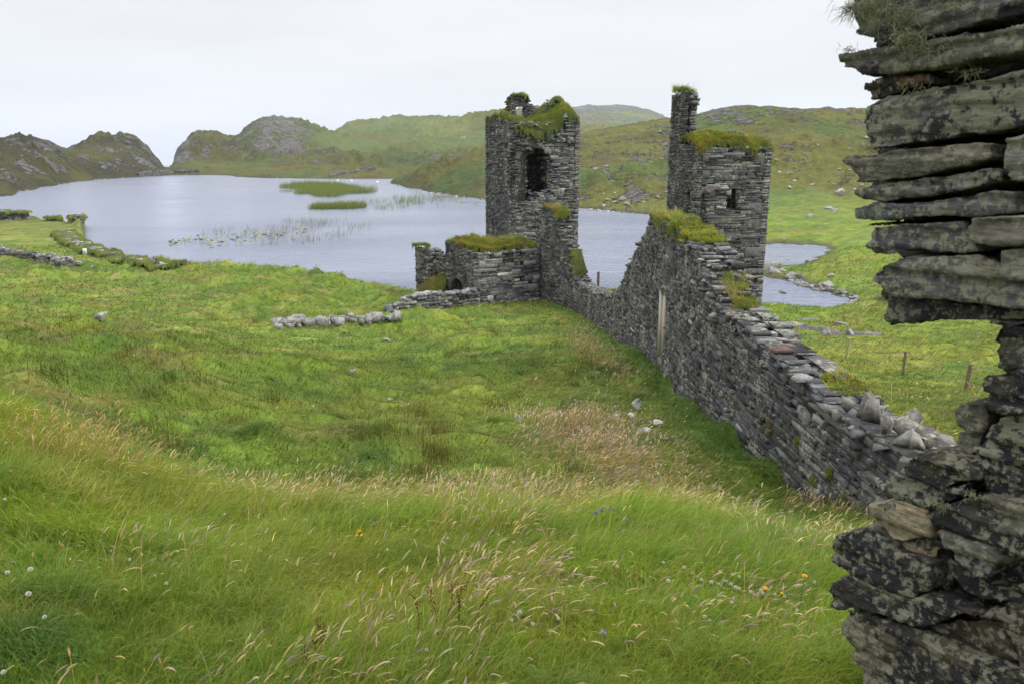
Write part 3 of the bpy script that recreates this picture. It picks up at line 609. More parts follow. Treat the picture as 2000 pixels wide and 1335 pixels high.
def masonry(path, base, top, inside=None, recess=None, thick=0.9, ch=(0.08, 0.17), ln=(0.2, 0.62), jit=0.022, tint=1.0, both=False, seed=0, gap=0.005, batter=0.0, lift=0.0, cell=0.25, ends=True, big=0.03, blocks=0):
    """coursed rubble: every stone has its own block, colour and setback; a dark core stands behind. base/top/inside/recess take arrays of (s, z)."""
    r = np.random.default_rng(100 + seed)
    ss = np.linspace(0, path.len, 200)
    zlo, zhi = float(np.min(base(ss))), float(np.max(top(ss)))
    rec = recess or (lambda u, z: np.zeros_like(u))
    ins = inside or (lambda u, z: np.ones_like(u, bool))
    parts = []
    for side in ((1, -1) if both else (1,)):
        S0, S1, Z0, Z1 = [], [], [], []
        z = zlo - 0.1
        while z < zhi:
            h = r.uniform(*ch) * (1.5 if r.random() < 0.10 else 1.0)
            u = -r.uniform(0, 0.2)
            while u < path.len:
                l = r.uniform(*ln) * (0.5 + h / ch[1])
                if r.random() < 0.12: l *= 1.7
                a, b = max(u, 0.0), min(u + l, path.len)
                if path.len - b < 0.12: b = path.len
                if b - a > 0.05:
                    if h > 0.13 and r.random() < 0.25:      # two thin stones in place of one
                        m = z + h * r.uniform(0.35, 0.65)
                        S0 += [a, a]; S1 += [b, b]; Z0 += [z, m]; Z1 += [m, z + h]
                    else:
                        S0.append(a); S1.append(b); Z0.append(z); Z1.append(z + h)
                u = max(u + l, b)
            z += h
        S0, S1, Z0, Z1 = map(np.array, (S0, S1, Z0, Z1))
        C, ZC = (S0 + S1) / 2, (Z0 + Z1) / 2
        k = (ZC > base(C) - 0.15) & (ZC < top(C))
        S0, S1, Z0, Z1, C, ZC = (q[k] for q in (S0, S1, Z0, Z1, C, ZC))
        # here and there a great block replaces several small stones
        for _ in range(blocks):
            bw, bh = r.uniform(.3, .8) * (1.25 if r.random() < .2 else 1), r.uniform(.16, .34)
            bu, bz = r.uniform(0, max(path.len - bw, .01)), r.uniform(zlo, zhi - bh)
            if bz + bh > float(top(np.array([bu + bw / 2]))[0]) or bz < float(base(np.array([bu + bw / 2]))[0]): continue
            q = ~((C > bu) & (C < bu + bw) & (ZC > bz) & (ZC < bz + bh))
            S0, S1, Z0, Z1 = (np.append(a_[q], v_) for a_, v_ in ((S0, bu), (S1, min(bu + bw, path.len)), (Z0, bz), (Z1, bz + bh)))
            C, ZC = (S0 + S1) / 2, (Z0 + Z1) / 2
        # cut stones back where they would cross an opening
        S0, S1 = S0.copy(), S1.copy(); keep = np.ones(len(S0), bool)
        smp = np.linspace(0, 1, 11)
        I = ins((S0[:, None] + (S1 - S0)[:, None] * smp).ravel(), np.repeat(ZC, 11)).reshape(-1, 11)
        for q in np.nonzero(~I.all(1))[0]:
            best, run, st = (0, 0, 0), 0, 0
            for w in range(11):
                if I[q, w]:
                    if run == 0: st = w
                    run += 1
                    if run > best[0]: best = (run, st, w)
                else: run = 0
            a, b = S0[q], S1[q]
            S0[q], S1[q] = a + (b - a) * smp[best[1]], a + (b - a) * smp[best[2]]
            keep[q] = S1[q] - S0[q] > 0.07
        S0, S1, Z0, Z1 = (q[keep] for q in (S0, S1, Z0, Z1)); C, ZC = (S0 + S1) / 2, (Z0 + Z1) / 2
        n = len(S0)
        dep = r.normal(0, jit, n) - rec(C, ZC) + np.where(r.random(n) < 0.05, r.uniform(0.02, 0.07, n), 0) - batter * (ZC - zlo)
        tk = np.where(S0 < 0.02, -0.02, gap) ; te = np.where(S1 > path.len - 0.02, -0.02, gap)
        g2 = gap * 0.8
        rot = r.normal(0, 0.012, n)
        J = lambda sc: r.normal(0, sc, (n, 4))
        su = np.stack([S0 + tk, S1 - te, S1 - te, S0 + tk], 1); sz = np.stack([Z0 + g2, Z0 + g2, Z1 - g2, Z1 - g2], 1)
        sz = sz + (su - C[:, None]) * rot[:, None]
        hgt = (Z1 - Z0)[:, None]
        su = su + J(0.014) * np.where((su < 0.01) | (su > path.len - 0.01), 0.2, 1); sz = sz + J(0.07) * hgt
        cu, cz = su.mean(1, keepdims=True), sz.mean(1, keepdims=True)
        ins_ = np.clip(hgt * 0.11, 0.005, 0.02) * r.uniform(0.6, 1.6, (n, 1))
        fu = su - np.sign(su - cu) * ins_; fz = sz - np.sign(sz - cz) * ins_
        dd = dep[:, None]
        U = np.concatenate([su, su, fu], 1); Zz = np.concatenate([sz, sz, fz], 1)
        D = np.concatenate([np.broadcast_to(dd - 0.34, (n, 4)), dd - ins_ * 1.1 + J(0.006), dd + J(0.008)], 1)
        if side == -1: D = -thick - D
        V = path.place(U, D, Zz + lift)
        ci = r.choice(len(PAL), n, p=PALW)
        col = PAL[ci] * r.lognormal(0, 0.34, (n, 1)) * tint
        col[r.random(n) < 0.008] = RUST
        col[r.random(n) < big] *= 1.6
        f = _QF if side == 1 else _QF[:, ::-1]
        F = (np.arange(n)[:, None, None] * 12 + f[None]).reshape(-1, 4)
        parts.append((V.reshape(-1, 3), F, np.repeat(col, 12, 0)))
    # core
    nu = max(2, int(round(path.len / cell))); gu = np.linspace(0.13, path.len - 0.13, nu + 1)
    nz = max(2, int(math.ceil((zhi - zlo + 0.4) / (cell * 0.7)))); gz = zlo - 0.3 + np.arange(nz + 1) * cell * 0.7
    cu = (gu[:-1] + gu[1:]) / 2; cz = (gz[:-1] + gz[1:]) / 2
    CU, CZ = np.meshgrid(cu, cz, indexing='ij')
    m = (CZ > base(CU.ravel()).reshape(CU.shape) - 0.5) & (CZ < top(CU.ravel()).reshape(CU.shape) - 0.08) & ins(CU.ravel(), CZ.ravel()).reshape(CU.shape)
    GU, GZ = np.meshgrid(gu, gz, indexing='ij')
    rc = rec(GU.ravel(), GZ.ravel()).reshape(GU.shape)
    front = -0.09 - rc - batter * (GZ - zlo) + r.normal(0, 0.02, GU.shape)
    VF = path.place(GU, front, GZ + lift).reshape(-1, 3); VB = path.place(GU, np.full(GU.shape, -thick + (0.09 if both else 0.0)), GZ + lift).reshape(-1, 3)
    id_ = np.arange((nu + 1) * (nz + 1)).reshape(nu + 1, nz + 1); off = len(VF)
    i, j = np.nonzero(m)
    q = lambda a, b: id_[a, b]
    F1 = np.stack([q(i, j), q(i + 1, j), q(i + 1, j + 1), q(i, j + 1)], 1)
    F2 = np.stack([q(i, j), q(i, j + 1), q(i + 1, j + 1), q(i + 1, j)], 1) + off
    mp = np.pad(m, 1)
    E = []
    for di, dj, a, b in ((-1, 0, (0, 0), (0, 1)), (1, 0, (1, 1), (1, 0)), (0, -1, (1, 0), (0, 0)), (0, 1, (0, 1), (1, 1))):
        e = ~mp[i + 1 + di, j + 1 + dj]
        ie, je = i[e], j[e]
        p0, p1 = q(ie + a[0], je + a[1]), q(ie + b[0], je + b[1])
        E.append(np.stack([p0, p0 + off, p1 + off, p1], 1))
    FC = np.concatenate([F1, F2] + E)
    cc = np.array((0.035, 0.033, 0.031)) * r.uniform(0.7, 1.5, (2 * off, 1))
    parts.append((np.concatenate([VF, VB]), FC, cc))
    return parts

_ico = {}
def icos(sub):
    if sub not in _ico:
        b = bmesh.new(); bmesh.ops.create_icosphere(b, subdivisions=sub, radius=1)
        _ico[sub] = (np.array([v.co[:] for v in b.verts]), np.array([[v.index for v in f.verts] for f in b.faces])); b.free()
    return _ico[sub]
def boulder(r, size, sub=3, planes=9, rough=0.06):
    v, f = icos(sub)
    n = r.normal(size=(planes, 3)); n /= np.linalg.norm(n, axis=1, keepdims=True)
    n = np.concatenate([n, [(0, 0, -1)]]); dd = np.concatenate([r.uniform(0.32, 0.66, planes), [0.5]])
    d = v @ n.T
    t = np.min(np.where(d > 1e-3, dd[None] / np.maximum(d, 1e-3), 9), axis=1)
    p = v * np.minimum(t, 1.0)[:, None]
    p = p * (1 + rough * noise3(p, 2.3, int(r.integers(50))))[:, None] * np.asarray(size)
    a = r.uniform(0, 6.28); ca, sa = math.cos(a), math.sin(a)
    p = p @ np.array([[ca, -sa, 0], [sa, ca, 0], [0, 0, 1]])
    return p, f
def shard(r, size, n=13):
    """a broken angular stone: the hull of points scattered over a block's faces"""
    p = r.uniform(-1, 1, (n, 3)); a = r.integers(0, 3, n); p[np.arange(n), a] = np.sign(p[np.arange(n), a]) * r.uniform(.8, 1, n)
    p[:, 2] = np.clip(p[:, 2] * 1.1, -1, 1); p *= .80
    b = bmesh.new(); vs = [b.verts.new(q) for q in p]
    g = bmesh.ops.convex_hull(b, input=vs)
    bmesh.ops.delete(b, geom=[v for v in b.verts if not v.link_faces], context='VERTS')
    bmesh.ops.triangulate(b, faces=b.faces[:])
    b.verts.index_update()
    v = np.array([q.co[:] for q in b.verts]) * np.asarray(size); f = np.array([[w.index for w in q.verts] for q in b.faces]); b.free()
    a = r.uniform(0, 6.28); ca, sa = math.cos(a), math.sin(a)
    return v @ np.array([[ca, -sa, 0], [sa, ca, 0], [0, 0, 1]]), f
def rubble(r, pts, s=(0.12, 0.28), flat=0.5, tint=1.0, pale=0.3):
    """loose stones sitting at the given points, as (verts, faces, colours)"""
    out = []
    for p in pts:
        q = r.uniform(*s)
        v, f = shard(r, (q * r.uniform(.85, 1.35), q * r.uniform(.6, 1.0), q * flat * .9 * r.uniform(.7, 1.3)))
        c = PAL[r.choice(len(PAL), p=PALW)] * tint * (1.9 if r.random() < pale else 1.15) * r.uniform(.8, 1.25)
        out.append((v + p, f, c))
    return out

# ------------------------------------------------------------------ blades of grass
def blades(P, h, w, az, bend, cb, ct, seg=3, r=rng, thin=1.0):
    """strips growing from points P; az = direction they lean to, bend 0..1.5"""
    n = len(P); h, w, az, bend = (np.broadcast_to(np.asarray(q, float), (n,)) for q in (h, w, az, bend))
    fa = r.uniform(0, 2 * np.pi, n) ; fx, fy = np.cos(fa), np.sin(fa)
    lx, ly = np.cos(az), np.sin(az)
    vs, cs = [], []
    for i in range(seg + 1):
        t = i / seg
        ang = bend * t
        ox = h * t * np.sin(ang * 0.9); oz = h * t * np.cos(ang * 0.9)
        c = np.stack([P[:, 0] + lx * ox, P[:, 1] + ly * ox, P[:, 2] + oz], 1)
        ww = w * (1 - t) ** 0.7 * thin * 0.5 if i else w * 0.4
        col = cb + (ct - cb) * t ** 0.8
        if i < seg:
            o = np.stack([fx * ww, fy * ww, np.zeros(n)], 1)
            vs += [c - o, c + o]; cs += [col, col]
        else:
            vs.append(c); cs.append(col)
    m = 2 * seg + 1
    V = np.stack(vs, 1).reshape(-1, 3); C = np.stack(cs, 1).reshape(-1, 3)
    pat, st = [], []
    for i in range(seg - 1):
        st.append(len(pat)); pat += [2 * i, 2 * i + 1, 2 * i + 3, 2 * i + 2]
    st.append(len(pat)); pat += [2 * seg - 2, 2 * seg - 1, 2 * seg]
    pat, st = np.array(pat), np.array(st)
    Lp = (np.arange(n)[:, None] * m + pat[None]).ravel(); St = (np.arange(n)[:, None] * len(pat) + st[None]).ravel()
    return V, Lp, St, C
def merge(bs):
    V, Lp, St, C, n, l = [], [], [], [], 0, 0
    for v, a, b, c in bs:
        V.append(v); Lp.append(a + n); St.append(b + l); C.append(c); n += len(v); l += len(a)
    return np.concatenate(V), np.concatenate(Lp), np.concatenate(St), np.concatenate(C)
def tri_pts(V, F, n, r, wfun=None):            # random points on triangles
    F = np.asarray(F); a, b, c = V[F[:, 0]], V[F[:, 1]], V[F[:, 2]]
    ar = np.linalg.norm(np.cross(b - a, c - a), axis=1)
    if wfun is not None: ar = ar * wfun((a + b + c) / 3, np.cross(b - a, c - a))
    i = r.choice(len(F), n, p=ar / ar.sum())
    u, v = r.random(n), r.random(n); s = u + v > 1; u[s], v[s] = 1 - u[s], 1 - v[s]
    return a[i] + (b[i] - a[i]) * u[:, None] + (c[i] - a[i]) * v[:, None]

T_G = np.array((0.21, 0.265, 0.042)); T_O = np.array((0.30, 0.225, 0.075)); T_B = np.array((0.10, 0.15, 0.026)); T_E = np.array((0.055, 0.045, 0.022))
def turf(name, heights, x0, x1, y0, y1, parent, seed=0, n=60, blade=0.16, dens=260, drop=0.25, mat=None, inside=None, flowers=0.0, brown=0.35, amp=0.12):
    """a cap of turf: a lumpy sod draped on a footprint, with its grass. heights(x, y) gives the surface it grows on, inside(x, y) the footprint 0..1"""
    r = np.random.default_rng(500 + seed)
    nx = max(6, int((x1 - x0) / 0.09)); ny = max(6, int((y1 - y0) / 0.09))
    X, Y = np.meshgrid(np.linspace(x0, x1, nx), np.linspace(y0, y1, ny), indexing='ij')
    x, y = X.ravel(), Y.ravel()
    w = inside(x, y) + 0.25
    w = w + 0.75 * fbm(x * 1.1, y * 1.1, 3, seed + 3)
    z = heights(x, y) + 1.4 * amp * (1.4 * fbm(x * 1.3, y * 1.3, 3, seed) + 0.9 * ridged(x * 1.7, y * 1.7, 2, seed + 1)) * np.clip(w * 3, 0, 1) - drop * np.clip(1 - w * 4, 0, 1.6)
    V = np.stack([x, y, z], 1)
    id_ = np.arange(nx * ny).reshape(nx, ny)
    q = np.stack([id_[:-1, :-1], id_[1:, :-1], id_[1:, 1:], id_[:-1, 1:]], -1).reshape(-1, 4)
    q = q[(w[q] > 0.0).all(1)]
    us = np.unique(q); mp = np.full(len(V), -1); mp[us] = np.arange(len(us)); V = V[us]; q = mp[q]
    tone = fbm(V[:, 0] * 0.9, V[:, 1] * 0.9, 3, seed + 7)
    c = lerp3(np.broadcast_to(T_B, (len(V), 3)), T_G, sstep(-.3, .4, tone)) * 0.8
    T = np.concatenate([q[:, :3], q[:, [0, 2, 3]]])
    nb = int(dens * (x1 - x0) * (y1 - y0))
    P = tri_pts(V, T, nb, r)
    tb = fbm(P[:, 0] * 0.9, P[:, 1] * 0.9, 3, seed + 7)
    cb = lerp3(np.broadcast_to(T_B, (nb, 3)), T_G, sstep(-.3, .35, tb)); cb = lerp3(cb, T_O, brown * 0.85 * sstep(-0.05, .4, fbm(P[:, 0] * 1.1, P[:, 1] * 1.1, 3, seed + 9) + 0.15)) * r.uniform(.7, 1.35, (nb, 1))
    yl = r.random(nb) < flowers
    ct = cb * 1.25; ct[yl] = (0.62, 0.42, 0.02)
    gx, gy = P[:, 0] - (x0 + x1) / 2, P[:, 1] - (y0 + y1) / 2
    az = np.arctan2(gy, gx) + r.normal(0, 0.9, nb)
    hh = blade * r.uniform(.5, 1.35, nb) * np.where(r.random(nb) < .05, 2.0, 1.0) * (1 + 0.8 * np.clip(tb, -.4, .6))
    B = blades(P, hh, np.where(yl, 0.05, 0.018), az, r.uniform(0.5, 1.5, nb), cb * 0.6, ct, 2, r)
    sod = (V, q.ravel(), np.arange(len(q)) * 4, c)
    v, a, b, cc = merge([sod, B])
    return mesh_np(name, v, mat=mat or M_GRASS, parent=parent, cols=cc, loops=a, starts=b)
def poly_in(pts, soft=0.35):                   # signed closeness to the inside of a plan polygon, in units of soft
    pts = np.array(pts, float)
    def f(x, y):
        ins = np.zeros(len(x), bool); dm = np.full(len(x), 1e9)
        for i in range(len(pts)):
            (ax, ay), (bx, by) = pts[i], pts[(i + 1) % len(pts)]
            cr = ((ay > y) != (by > y)) & (x < (bx - ax) * (y - ay) / (by - ay + 1e-12) + ax)
            ins ^= cr
            t = np.clip(((x - ax) * (bx - ax) + (y - ay) * (by - ay)) / ((bx - ax) ** 2 + (by - ay) ** 2), 0, 1)
            dm = np.minimum(dm, np.hypot(x - ax - t * (bx - ax), y - ay - t * (by - ay)))
        return np.where(ins, dm, -dm) / soft
    return f
def const(v): return lambda u: np.full(np.shape(u), float(v))
def interp(xs, ys): return lambda u: np.interp(u, xs, ys)
def wob(u, z, s=0, f=2.2, a=1.0): return a * fbm(np.asarray(u) * f, np.asarray(z) * f, 3, 200 + s)

# ------------------------------------------------------------------ the keep by the lake
def line(p, q, step=0.5):
    n = max(1, int(math.hypot(q[0] - p[0], q[1] - p[1]) / step)); return [(p[0] + (q[0] - p[0]) * i / n, p[1] + (q[1] - p[1]) * i / n) for i in range(n + 1)]
def build_keep():
    A, Rr, Lf, Bk = (-.07, 55.0), (4.70, 57.0), (-1.97, 60.0), (2.80, 62.0)
    g = empty('castle_keep', (1.3, 58.5, 0.3), 'tall roofless slate keep with a gaping breach high in its face, beside the lake', 'ruined tower')
    loc = Vector(g.location)
    base = const(0.1)
    pl, pr = Path(line(Lf, A)), Path(line(A, Rr)); pb, pd = Path(line(Rr, Bk)), Path(line(Bk, Lf))
    topL = lambda u: 12.75 - 0.12 * u + 0.25 * wob(u, u * 0, 1)
    topR = lambda u: np.interp(u, [0, .5, 1.2, 2.0, 3.0, 3.8, 4.3, 5.2], [12.3, 12.0, 11.75, 11.6, 11.75, 12.2, 12.5, 12.55]) + 0.22 * wob(u, u * 0, 2, 3)
    def holeL(u, z):
        slit = (u > 1.48) & (u < 1.80) & (z > 4.75) & (z < 6.2)
        low = (u > 1.55) & (u < 1.85) & (z > 4.0) & (z < 4.25)
        return ~(slit | low)
    def recL(u, z): return 0.35 * np.clip(sstep(4.7, 5.4, u + 0.9 * wob(u, z, 5)) * sstep(7.2, 8.2, z) , 0, 1) + 0.12 * sstep(11.3, 12.2, z + wob(u, z, 3)) * np.abs(wob(u, z, 4, 4))
    def holeR(u, z):
        w = wob(u, z, 6, 3.0, 0.16)
        main = (u > 1.50 + w * .6) & (u < 2.84 + w * .5) & (z > 7.55 + 0.3 * w) & (z < 10.2 + w)
        lint = (u > 1.75) & (u < 2.45 + w) & (z >= 10.1) & (z < 10.5 + w)
        putlog = (u > 1.0) & (u < 1.45) & (z > 7.0) & (z < 7.6 + w)
        return ~(main & ~((u > 2.5) & (z > 9.75 + w) & (z < 9.95 + w)) | lint) & ~putlog
    def recR(u, z):
        w = wob(u, z, 7, 1.6)
        a = sstep(-0.2, 0.25, u + 0.5 * w) * sstep(1.75, 1.45, u) * sstep(6.9, 7.3, z + 0.4 * w) * sstep(10.6, 10.1, z + 0.5 * w)
        b = sstep(10.4, 11.4, z + 0.8 * w) * sstep(4.4, 3.2, u + 0.6 * w)
        c = sstep(3.4, 2.9, u) * sstep(2.6, 2.8, u) * sstep(7.2, 7.5, z) * sstep(10.2, 9.9, z)
        return 0.75 * a + 0.38 * b * (0.7 + 0.9 * np.abs(w)) + 0.30 * c * (0.6 + np.abs(w))
    parts = masonry(pl, base, topL, holeL, recL, 1.1, (0.07, 0.15), (0.18, 0.5), 0.024, tint=0.74, seed=1, blocks=40, batter=0.004)  # left face: black lichen and its shade both put into the stone colour
    parts += masonry(pr, base, topR, holeR, recR, 1.1, (0.07, 0.16), (0.2, 0.62), 0.03, tint=1.35, seed=2, batter=0.004, big=0.06, blocks=70)  # right face: the light on it put into a paler stone colour
    parts += masonry(pb, base, const(12.6), None, None, 1.1, (0.1, 0.2), (0.3, 0.7), seed=3)
    parts += masonry(pd, base, lambda u: 12.6 + 0.2 * wob(u, u * 0, 9), None, None, 1.1, (0.1, 0.2), (0.3, 0.7), seed=4)
    r = np.random.default_rng(61)
    # loose and overhanging stones about the breach and along the broken head
    us = r.uniform(0.2, 4.6, 130); zs = 10.6 + 1.3 * r.random(130) * sstep(5.0, 3.0, us) + 0.3
    pts = pr.place(us, -recR(us, zs) + 0.05, zs)
    parts += rubble(r, pts[holeR(us, zs) & holeR(us - .2, zs) & holeR(us + .2, zs)], (0.13, 0.30), 0.45, 1.2, 0.35)
    us = r.uniform(0.1, 1.6, 45); zs = r.uniform(7.1, 10.5, 45)
    parts += rubble(r, pr.place(us, -recR(us, zs) + 0.02, zs), (0.12, 0.24), 0.45, 1.1, 0.2)
    us = np.concatenate([r.uniform(2.75, 3.1, 16), r.uniform(1.3, 2.9, 12)]); zs = np.concatenate([r.uniform(7.6, 10.3, 16), r.uniform(7.35, 7.7, 12)])
    parts += rubble(r, pr.place(us, np.full(28, -0.15), zs), (0.1, 0.2), 0.45, 1.1, 0.2)
    us = r.uniform(0, 4.9, 40); parts += rubble(r, pl.place(us, np.full(40, -0.25), topL(us) + 0.02), (0.12, 0.26), 0.5, 1.0, 0.25)
    # vaulted floor under the turf keeps the inside dark
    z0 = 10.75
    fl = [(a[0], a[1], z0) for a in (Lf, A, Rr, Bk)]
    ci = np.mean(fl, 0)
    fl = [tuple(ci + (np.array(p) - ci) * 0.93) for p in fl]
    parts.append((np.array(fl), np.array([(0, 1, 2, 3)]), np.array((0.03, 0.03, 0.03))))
    off = np.array(loc)
    def add(name, ps, mat=M_STONE): return obj_parts(name, [(v - off, f, c) for v, f, c in ps], mat, g)
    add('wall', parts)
    # stub of the attic gable with its little window
    pg = Path(line((-.95, 58.95), (2.2, 60.1), 0.3))
    gt = lambda u: np.interp(u, [0, .3, .7, .8, 1.2, 1.9, 2.3, 2.4, 2.7, 3.1, 3.4], [12.6, 13.0, 13.2, 14.0, 14.2, 14.25, 13.9, 13.6, 13.4, 13.0, 12.7]) + 0.16 * wob(u, u * 0, 12, 4)
    ps = masonry(pg, const(12.3), gt, lambda u, z: ~((u > 1.36) & (u < 1.92) & (z > 12.75) & (z < 13.45)), None, 0.4, (0.08, 0.15), (0.18, 0.42), 0.03, 0.95, True, 5)
    r2 = np.random.default_rng(62)
    us = r2.uniform(0.2, 3.2, 26); ps += rubble(r2, pg.place(us, np.full(26, -0.2), gt(us)), (0.12, 0.24), 0.5, 1.1, 0.2)
    lin = pg.place(np.array([1.2, 2.1, 2.1, 1.2, 1.2, 2.1, 2.1, 1.2]), np.array([.04, .04, -.44, -.44, .04, .04, -.44, -.44]), np.array([13.44] * 4 + [13.54] * 4))
    ps.append((lin, np.array([(0, 3, 2, 1), (4, 5, 6, 7), (0, 1, 5, 4), (1, 2, 6, 5), (2, 3, 7, 6), (3, 0, 4, 7)]), np.array((.11, .11, .11))))
    gb = add('gable', ps)
    tf = turf('turf_cap', lambda x, y: np.interp((x + .9) / 3.1, [0, .25, .3, .55, .7, 1], [12.8, 13.2, 14.25, 14.3, 13.9, 12.8]) + 0 * y, -.5, 1.6, 58.95, 60.1, gb, 3, dens=420, inside=poly_in([(-.3, 59.0), (1.2, 59.5), (1.1, 59.9), (-.4, 59.4)], 0.25), drop=.3, amp=0.06)
    # a second stump on the lake side
    r3 = np.random.default_rng(63)
    pts = [(2.75 + r3.uniform(-.55, .65), 58.7 + r3.uniform(-.4, .4), 12.7 + q * .11) for q in range(11) for _ in range(max(1, 7 - q // 2))]
    st = add('gable_stump', rubble(r3, np.array(pts), (0.16, 0.34), 0.5, 1.1, 0.2))
    turf('turf_cap', lambda x, y: 14.0 - 1.2 * (x - 3.15) ** 2 - 0.7 * (y - 58.7) ** 2, 2.4, 3.9, 57.9, 59.5, st, 4, dens=420, inside=poly_in([(2.6, 58.1), (3.7, 58.2), (3.7, 59.3), (2.7, 59.2)], 0.3), drop=.35, amp=.08)
    for q in st.children: q.location = -off
    for q in gb.children: q.location = -off
    # turf all over the broken wall head, sagging over the breach
    def hts(x, y):
        a = (x + .07) * .922 + (y - 55) * .387; b = -(x + .07) * .387 + (y - 55) * .922
        return np.interp(a, [-.3, .4, 1.2, 2.2, 3.2, 4.0, 4.7, 5.4], [12.55, 12.2, 12.0, 11.85, 12.25, 12.95, 13.1, 12.5]) + np.interp(b, [-.2, .3, 1.0, 2.2, 4, 5.5], [-.55, -.05, .25, .45, .35, .1])
    t = turf('turf_cap', hts, -2.2, 5.0, 54.7, 62.2, g, 5, dens=560, blade=.14, inside=poly_in([(.15, 55.0), (4.55, 56.9), (2.75, 61.9), (-1.85, 59.9)], 0.4), drop=.5, amp=.17, flowers=.012, brown=.4)
    t.location = -off
    return g
build_keep()

# ------------------------------------------------------------------ the second tower
def build_tower():
    A, Rr, Lf, Bk = (9.36, 41.3), (13.38, 42.0), (8.70, 45.3), (12.72, 46.0)
    g = empty('castle_tower', (11.0, 43.6, 0.8), 'square slate tower with a chimney-like turret, a small window and a grassy roof', 'ruined tower')
    off = np.array(g.location)
    pl, pr, pb, pd = Path(line(Lf, A)), Path(line(A, Rr)), Path(line(Rr, Bk)), Path(line(Bk, Lf))
    base = const(0.6)
    def add(name, ps, mat=M_STONE, par=None): return obj_parts(name, [(v - off, f, c) for v, f, c in ps], mat, par or g)
    def hr(u, z):
        w1 = (u > 2.02) & (u < 2.34) & (z > 7.4) & (z < 8.5); w2 = (u > 1.78) & (u < 2.1) & (z > 7.4) & (z < 8.05)
        sm = (u > 3.35) & (u < 3.52) & (z > 3.55) & (z < 3.75)
        br = (u > 0.12 + 0.25 * wob(u, z, 21, 3)) & (u < 0.62 + .3 * wob(u, z, 22, 3)) & (z > 6.95) & (z < 8.0) & ((z * 5.2 % 1) > .35)
        return ~(w1 | w2 | sm | br)
    def rr(u, z): return 0.4 * sstep(0.75, 0.5, u + .4 * wob(u, z, 23)) * sstep(6.5, 6.8, z) * sstep(8.2, 7.9, z) + 0.3 * sstep(.35, .1, u) * sstep(5.6, 5.9, z) * sstep(6.7, 6.5, z)
    topR = lambda u: 10.52 + 0.1 * wob(u, u * 0, 24, 3)
    topL = lambda u: np.interp(u, [0, 1.55, 1.65, 4.1], [11.4, 11.4, 10.75, 10.5]) + 0.12 * wob(u, u * 0, 25, 3)
    hl = lambda u, z: ~((u > 3.02) & (u < 3.42) & (z > 6.6) & (z < 8.45))
    ps = masonry(pl, base, topL, hl, None, 0.9, (0.07, 0.14), (0.16, 0.45), 0.022, 0.62, seed=11, batter=-.002, big=0.05)  # shaded side, darkened in the stone colour itself
    ps += masonry(pr, base, topR, hr, rr, 0.9, (0.06, 0.17), (0.3, 0.9), 0.02, 1.25, seed=12, batter=0.006, big=0.05, blocks=50)  # lit side, brightened in the stone colour itself
    ps += masonry(pb, base, const(10.45), None, None, 0.9, (0.1, 0.2), (0.3, 0.8), seed=13, batter=.006)
    ps += masonry(pd, base, const(10.5), None, None, 0.9, (0.1, 0.2), (0.3, 0.8), seed=14)
    r = np.random.default_rng(71)
    # big quoins up the lit corner, and a few great blocks in the face
    def block(u0, u1, z0, z1, d=0.03, c=1.15):
        n = 1
        ins = 0.03
        us = np.array([[u0, u1, u1, u0]]); zz = np.array([[z0, z0, z1, z1]]) + r.normal(0, .012, (1, 4))
        fu = np.where(us > (u0 + u1) / 2, us - ins, us + ins); fz = np.where(zz > (z0 + z1) / 2, zz - ins, zz + ins)
        dd = -0.006 * ((z0 + z1) / 2 - .6)
        V = pr.place(np.concatenate([us, us, fu], 1), np.concatenate([np.full((1, 4), dd - .3), np.full((1, 4), dd + d - .02), np.full((1, 4), dd + d)], 1), np.concatenate([zz, zz, fz], 1)).reshape(-1, 3)
        return (V, _QF, np.array((0.105, 0.107, 0.112)) * c * r.uniform(.85, 1.2))
    L_ = pr.len + .015
    for q in ((L_ - .62, L_, 9.35, 10.25), (L_ - .42, L_, 8.05, 9.0), (L_ - .95, L_, 7.2, 7.75), (L_ - 1.3, L_, 6.45, 6.95), (L_ - 1.15, L_, 4.95, 5.45), (L_ - 1.35, L_, 4.05, 4.32), (.1, .78, 9.0, 9.4), (1.05, 2.3, 8.9, 9.15), (.0, 1.1, 8.3, 8.6), (L_ - .5, L_, 2.3, 2.8), (1.4, 2.3, 3.2, 3.5), (.7, 1.6, 2.4, 2.7), (L_ - 1.1, L_, 1.6, 1.95)):
        ps.append(block(*q))
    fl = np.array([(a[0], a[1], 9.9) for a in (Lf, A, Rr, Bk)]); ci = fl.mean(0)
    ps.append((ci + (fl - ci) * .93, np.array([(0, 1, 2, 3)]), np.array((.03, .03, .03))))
    us = r.uniform(2.2, 4.0, 14); ps += rubble(r, pr.place(us, np.full(14, -.25), np.full(14, 10.5)), (.14, .3), .6, 1.1, .3)
    us = r.uniform(.1, .7, 12); ps += rubble(r, pr.place(us, -rr(us, us * 0 + 7.3) + .05, r.uniform(6.7, 8.0, 12)), (.14, .26), .4, 1.1, .2)
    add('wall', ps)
    # turret rising from the back corner
    a, rt, bk, lf = (8.955, 43.72), (9.78, 43.86), (9.52, 45.44), (8.70, 45.3)
    q1, q2, q3, q4 = Path(line(lf, a)), Path(line(a, rt)), Path(line(rt, bk)), Path(line(bk, lf))
    tp = lambda u: 13.35 + 0.1 * wob(u, u * 0, 27, 3)
    rcs = lambda u, z: 0.28 * sstep(11.6, 11.8, z) * sstep(12.75, 12.6, z) * sstep(.25, .4, u) * sstep(.0, -.2, u - 9) + .2 * sstep(.45, .15, u) * sstep(10.6, 10.9, z) * sstep(12.2, 11.8, z)
    ts = masonry(q1, const(10.2), tp, None, None, .4, (.07, .14), (.16, .45), .03, .55, seed=15)  # turret's left face painted darker too, for its shade
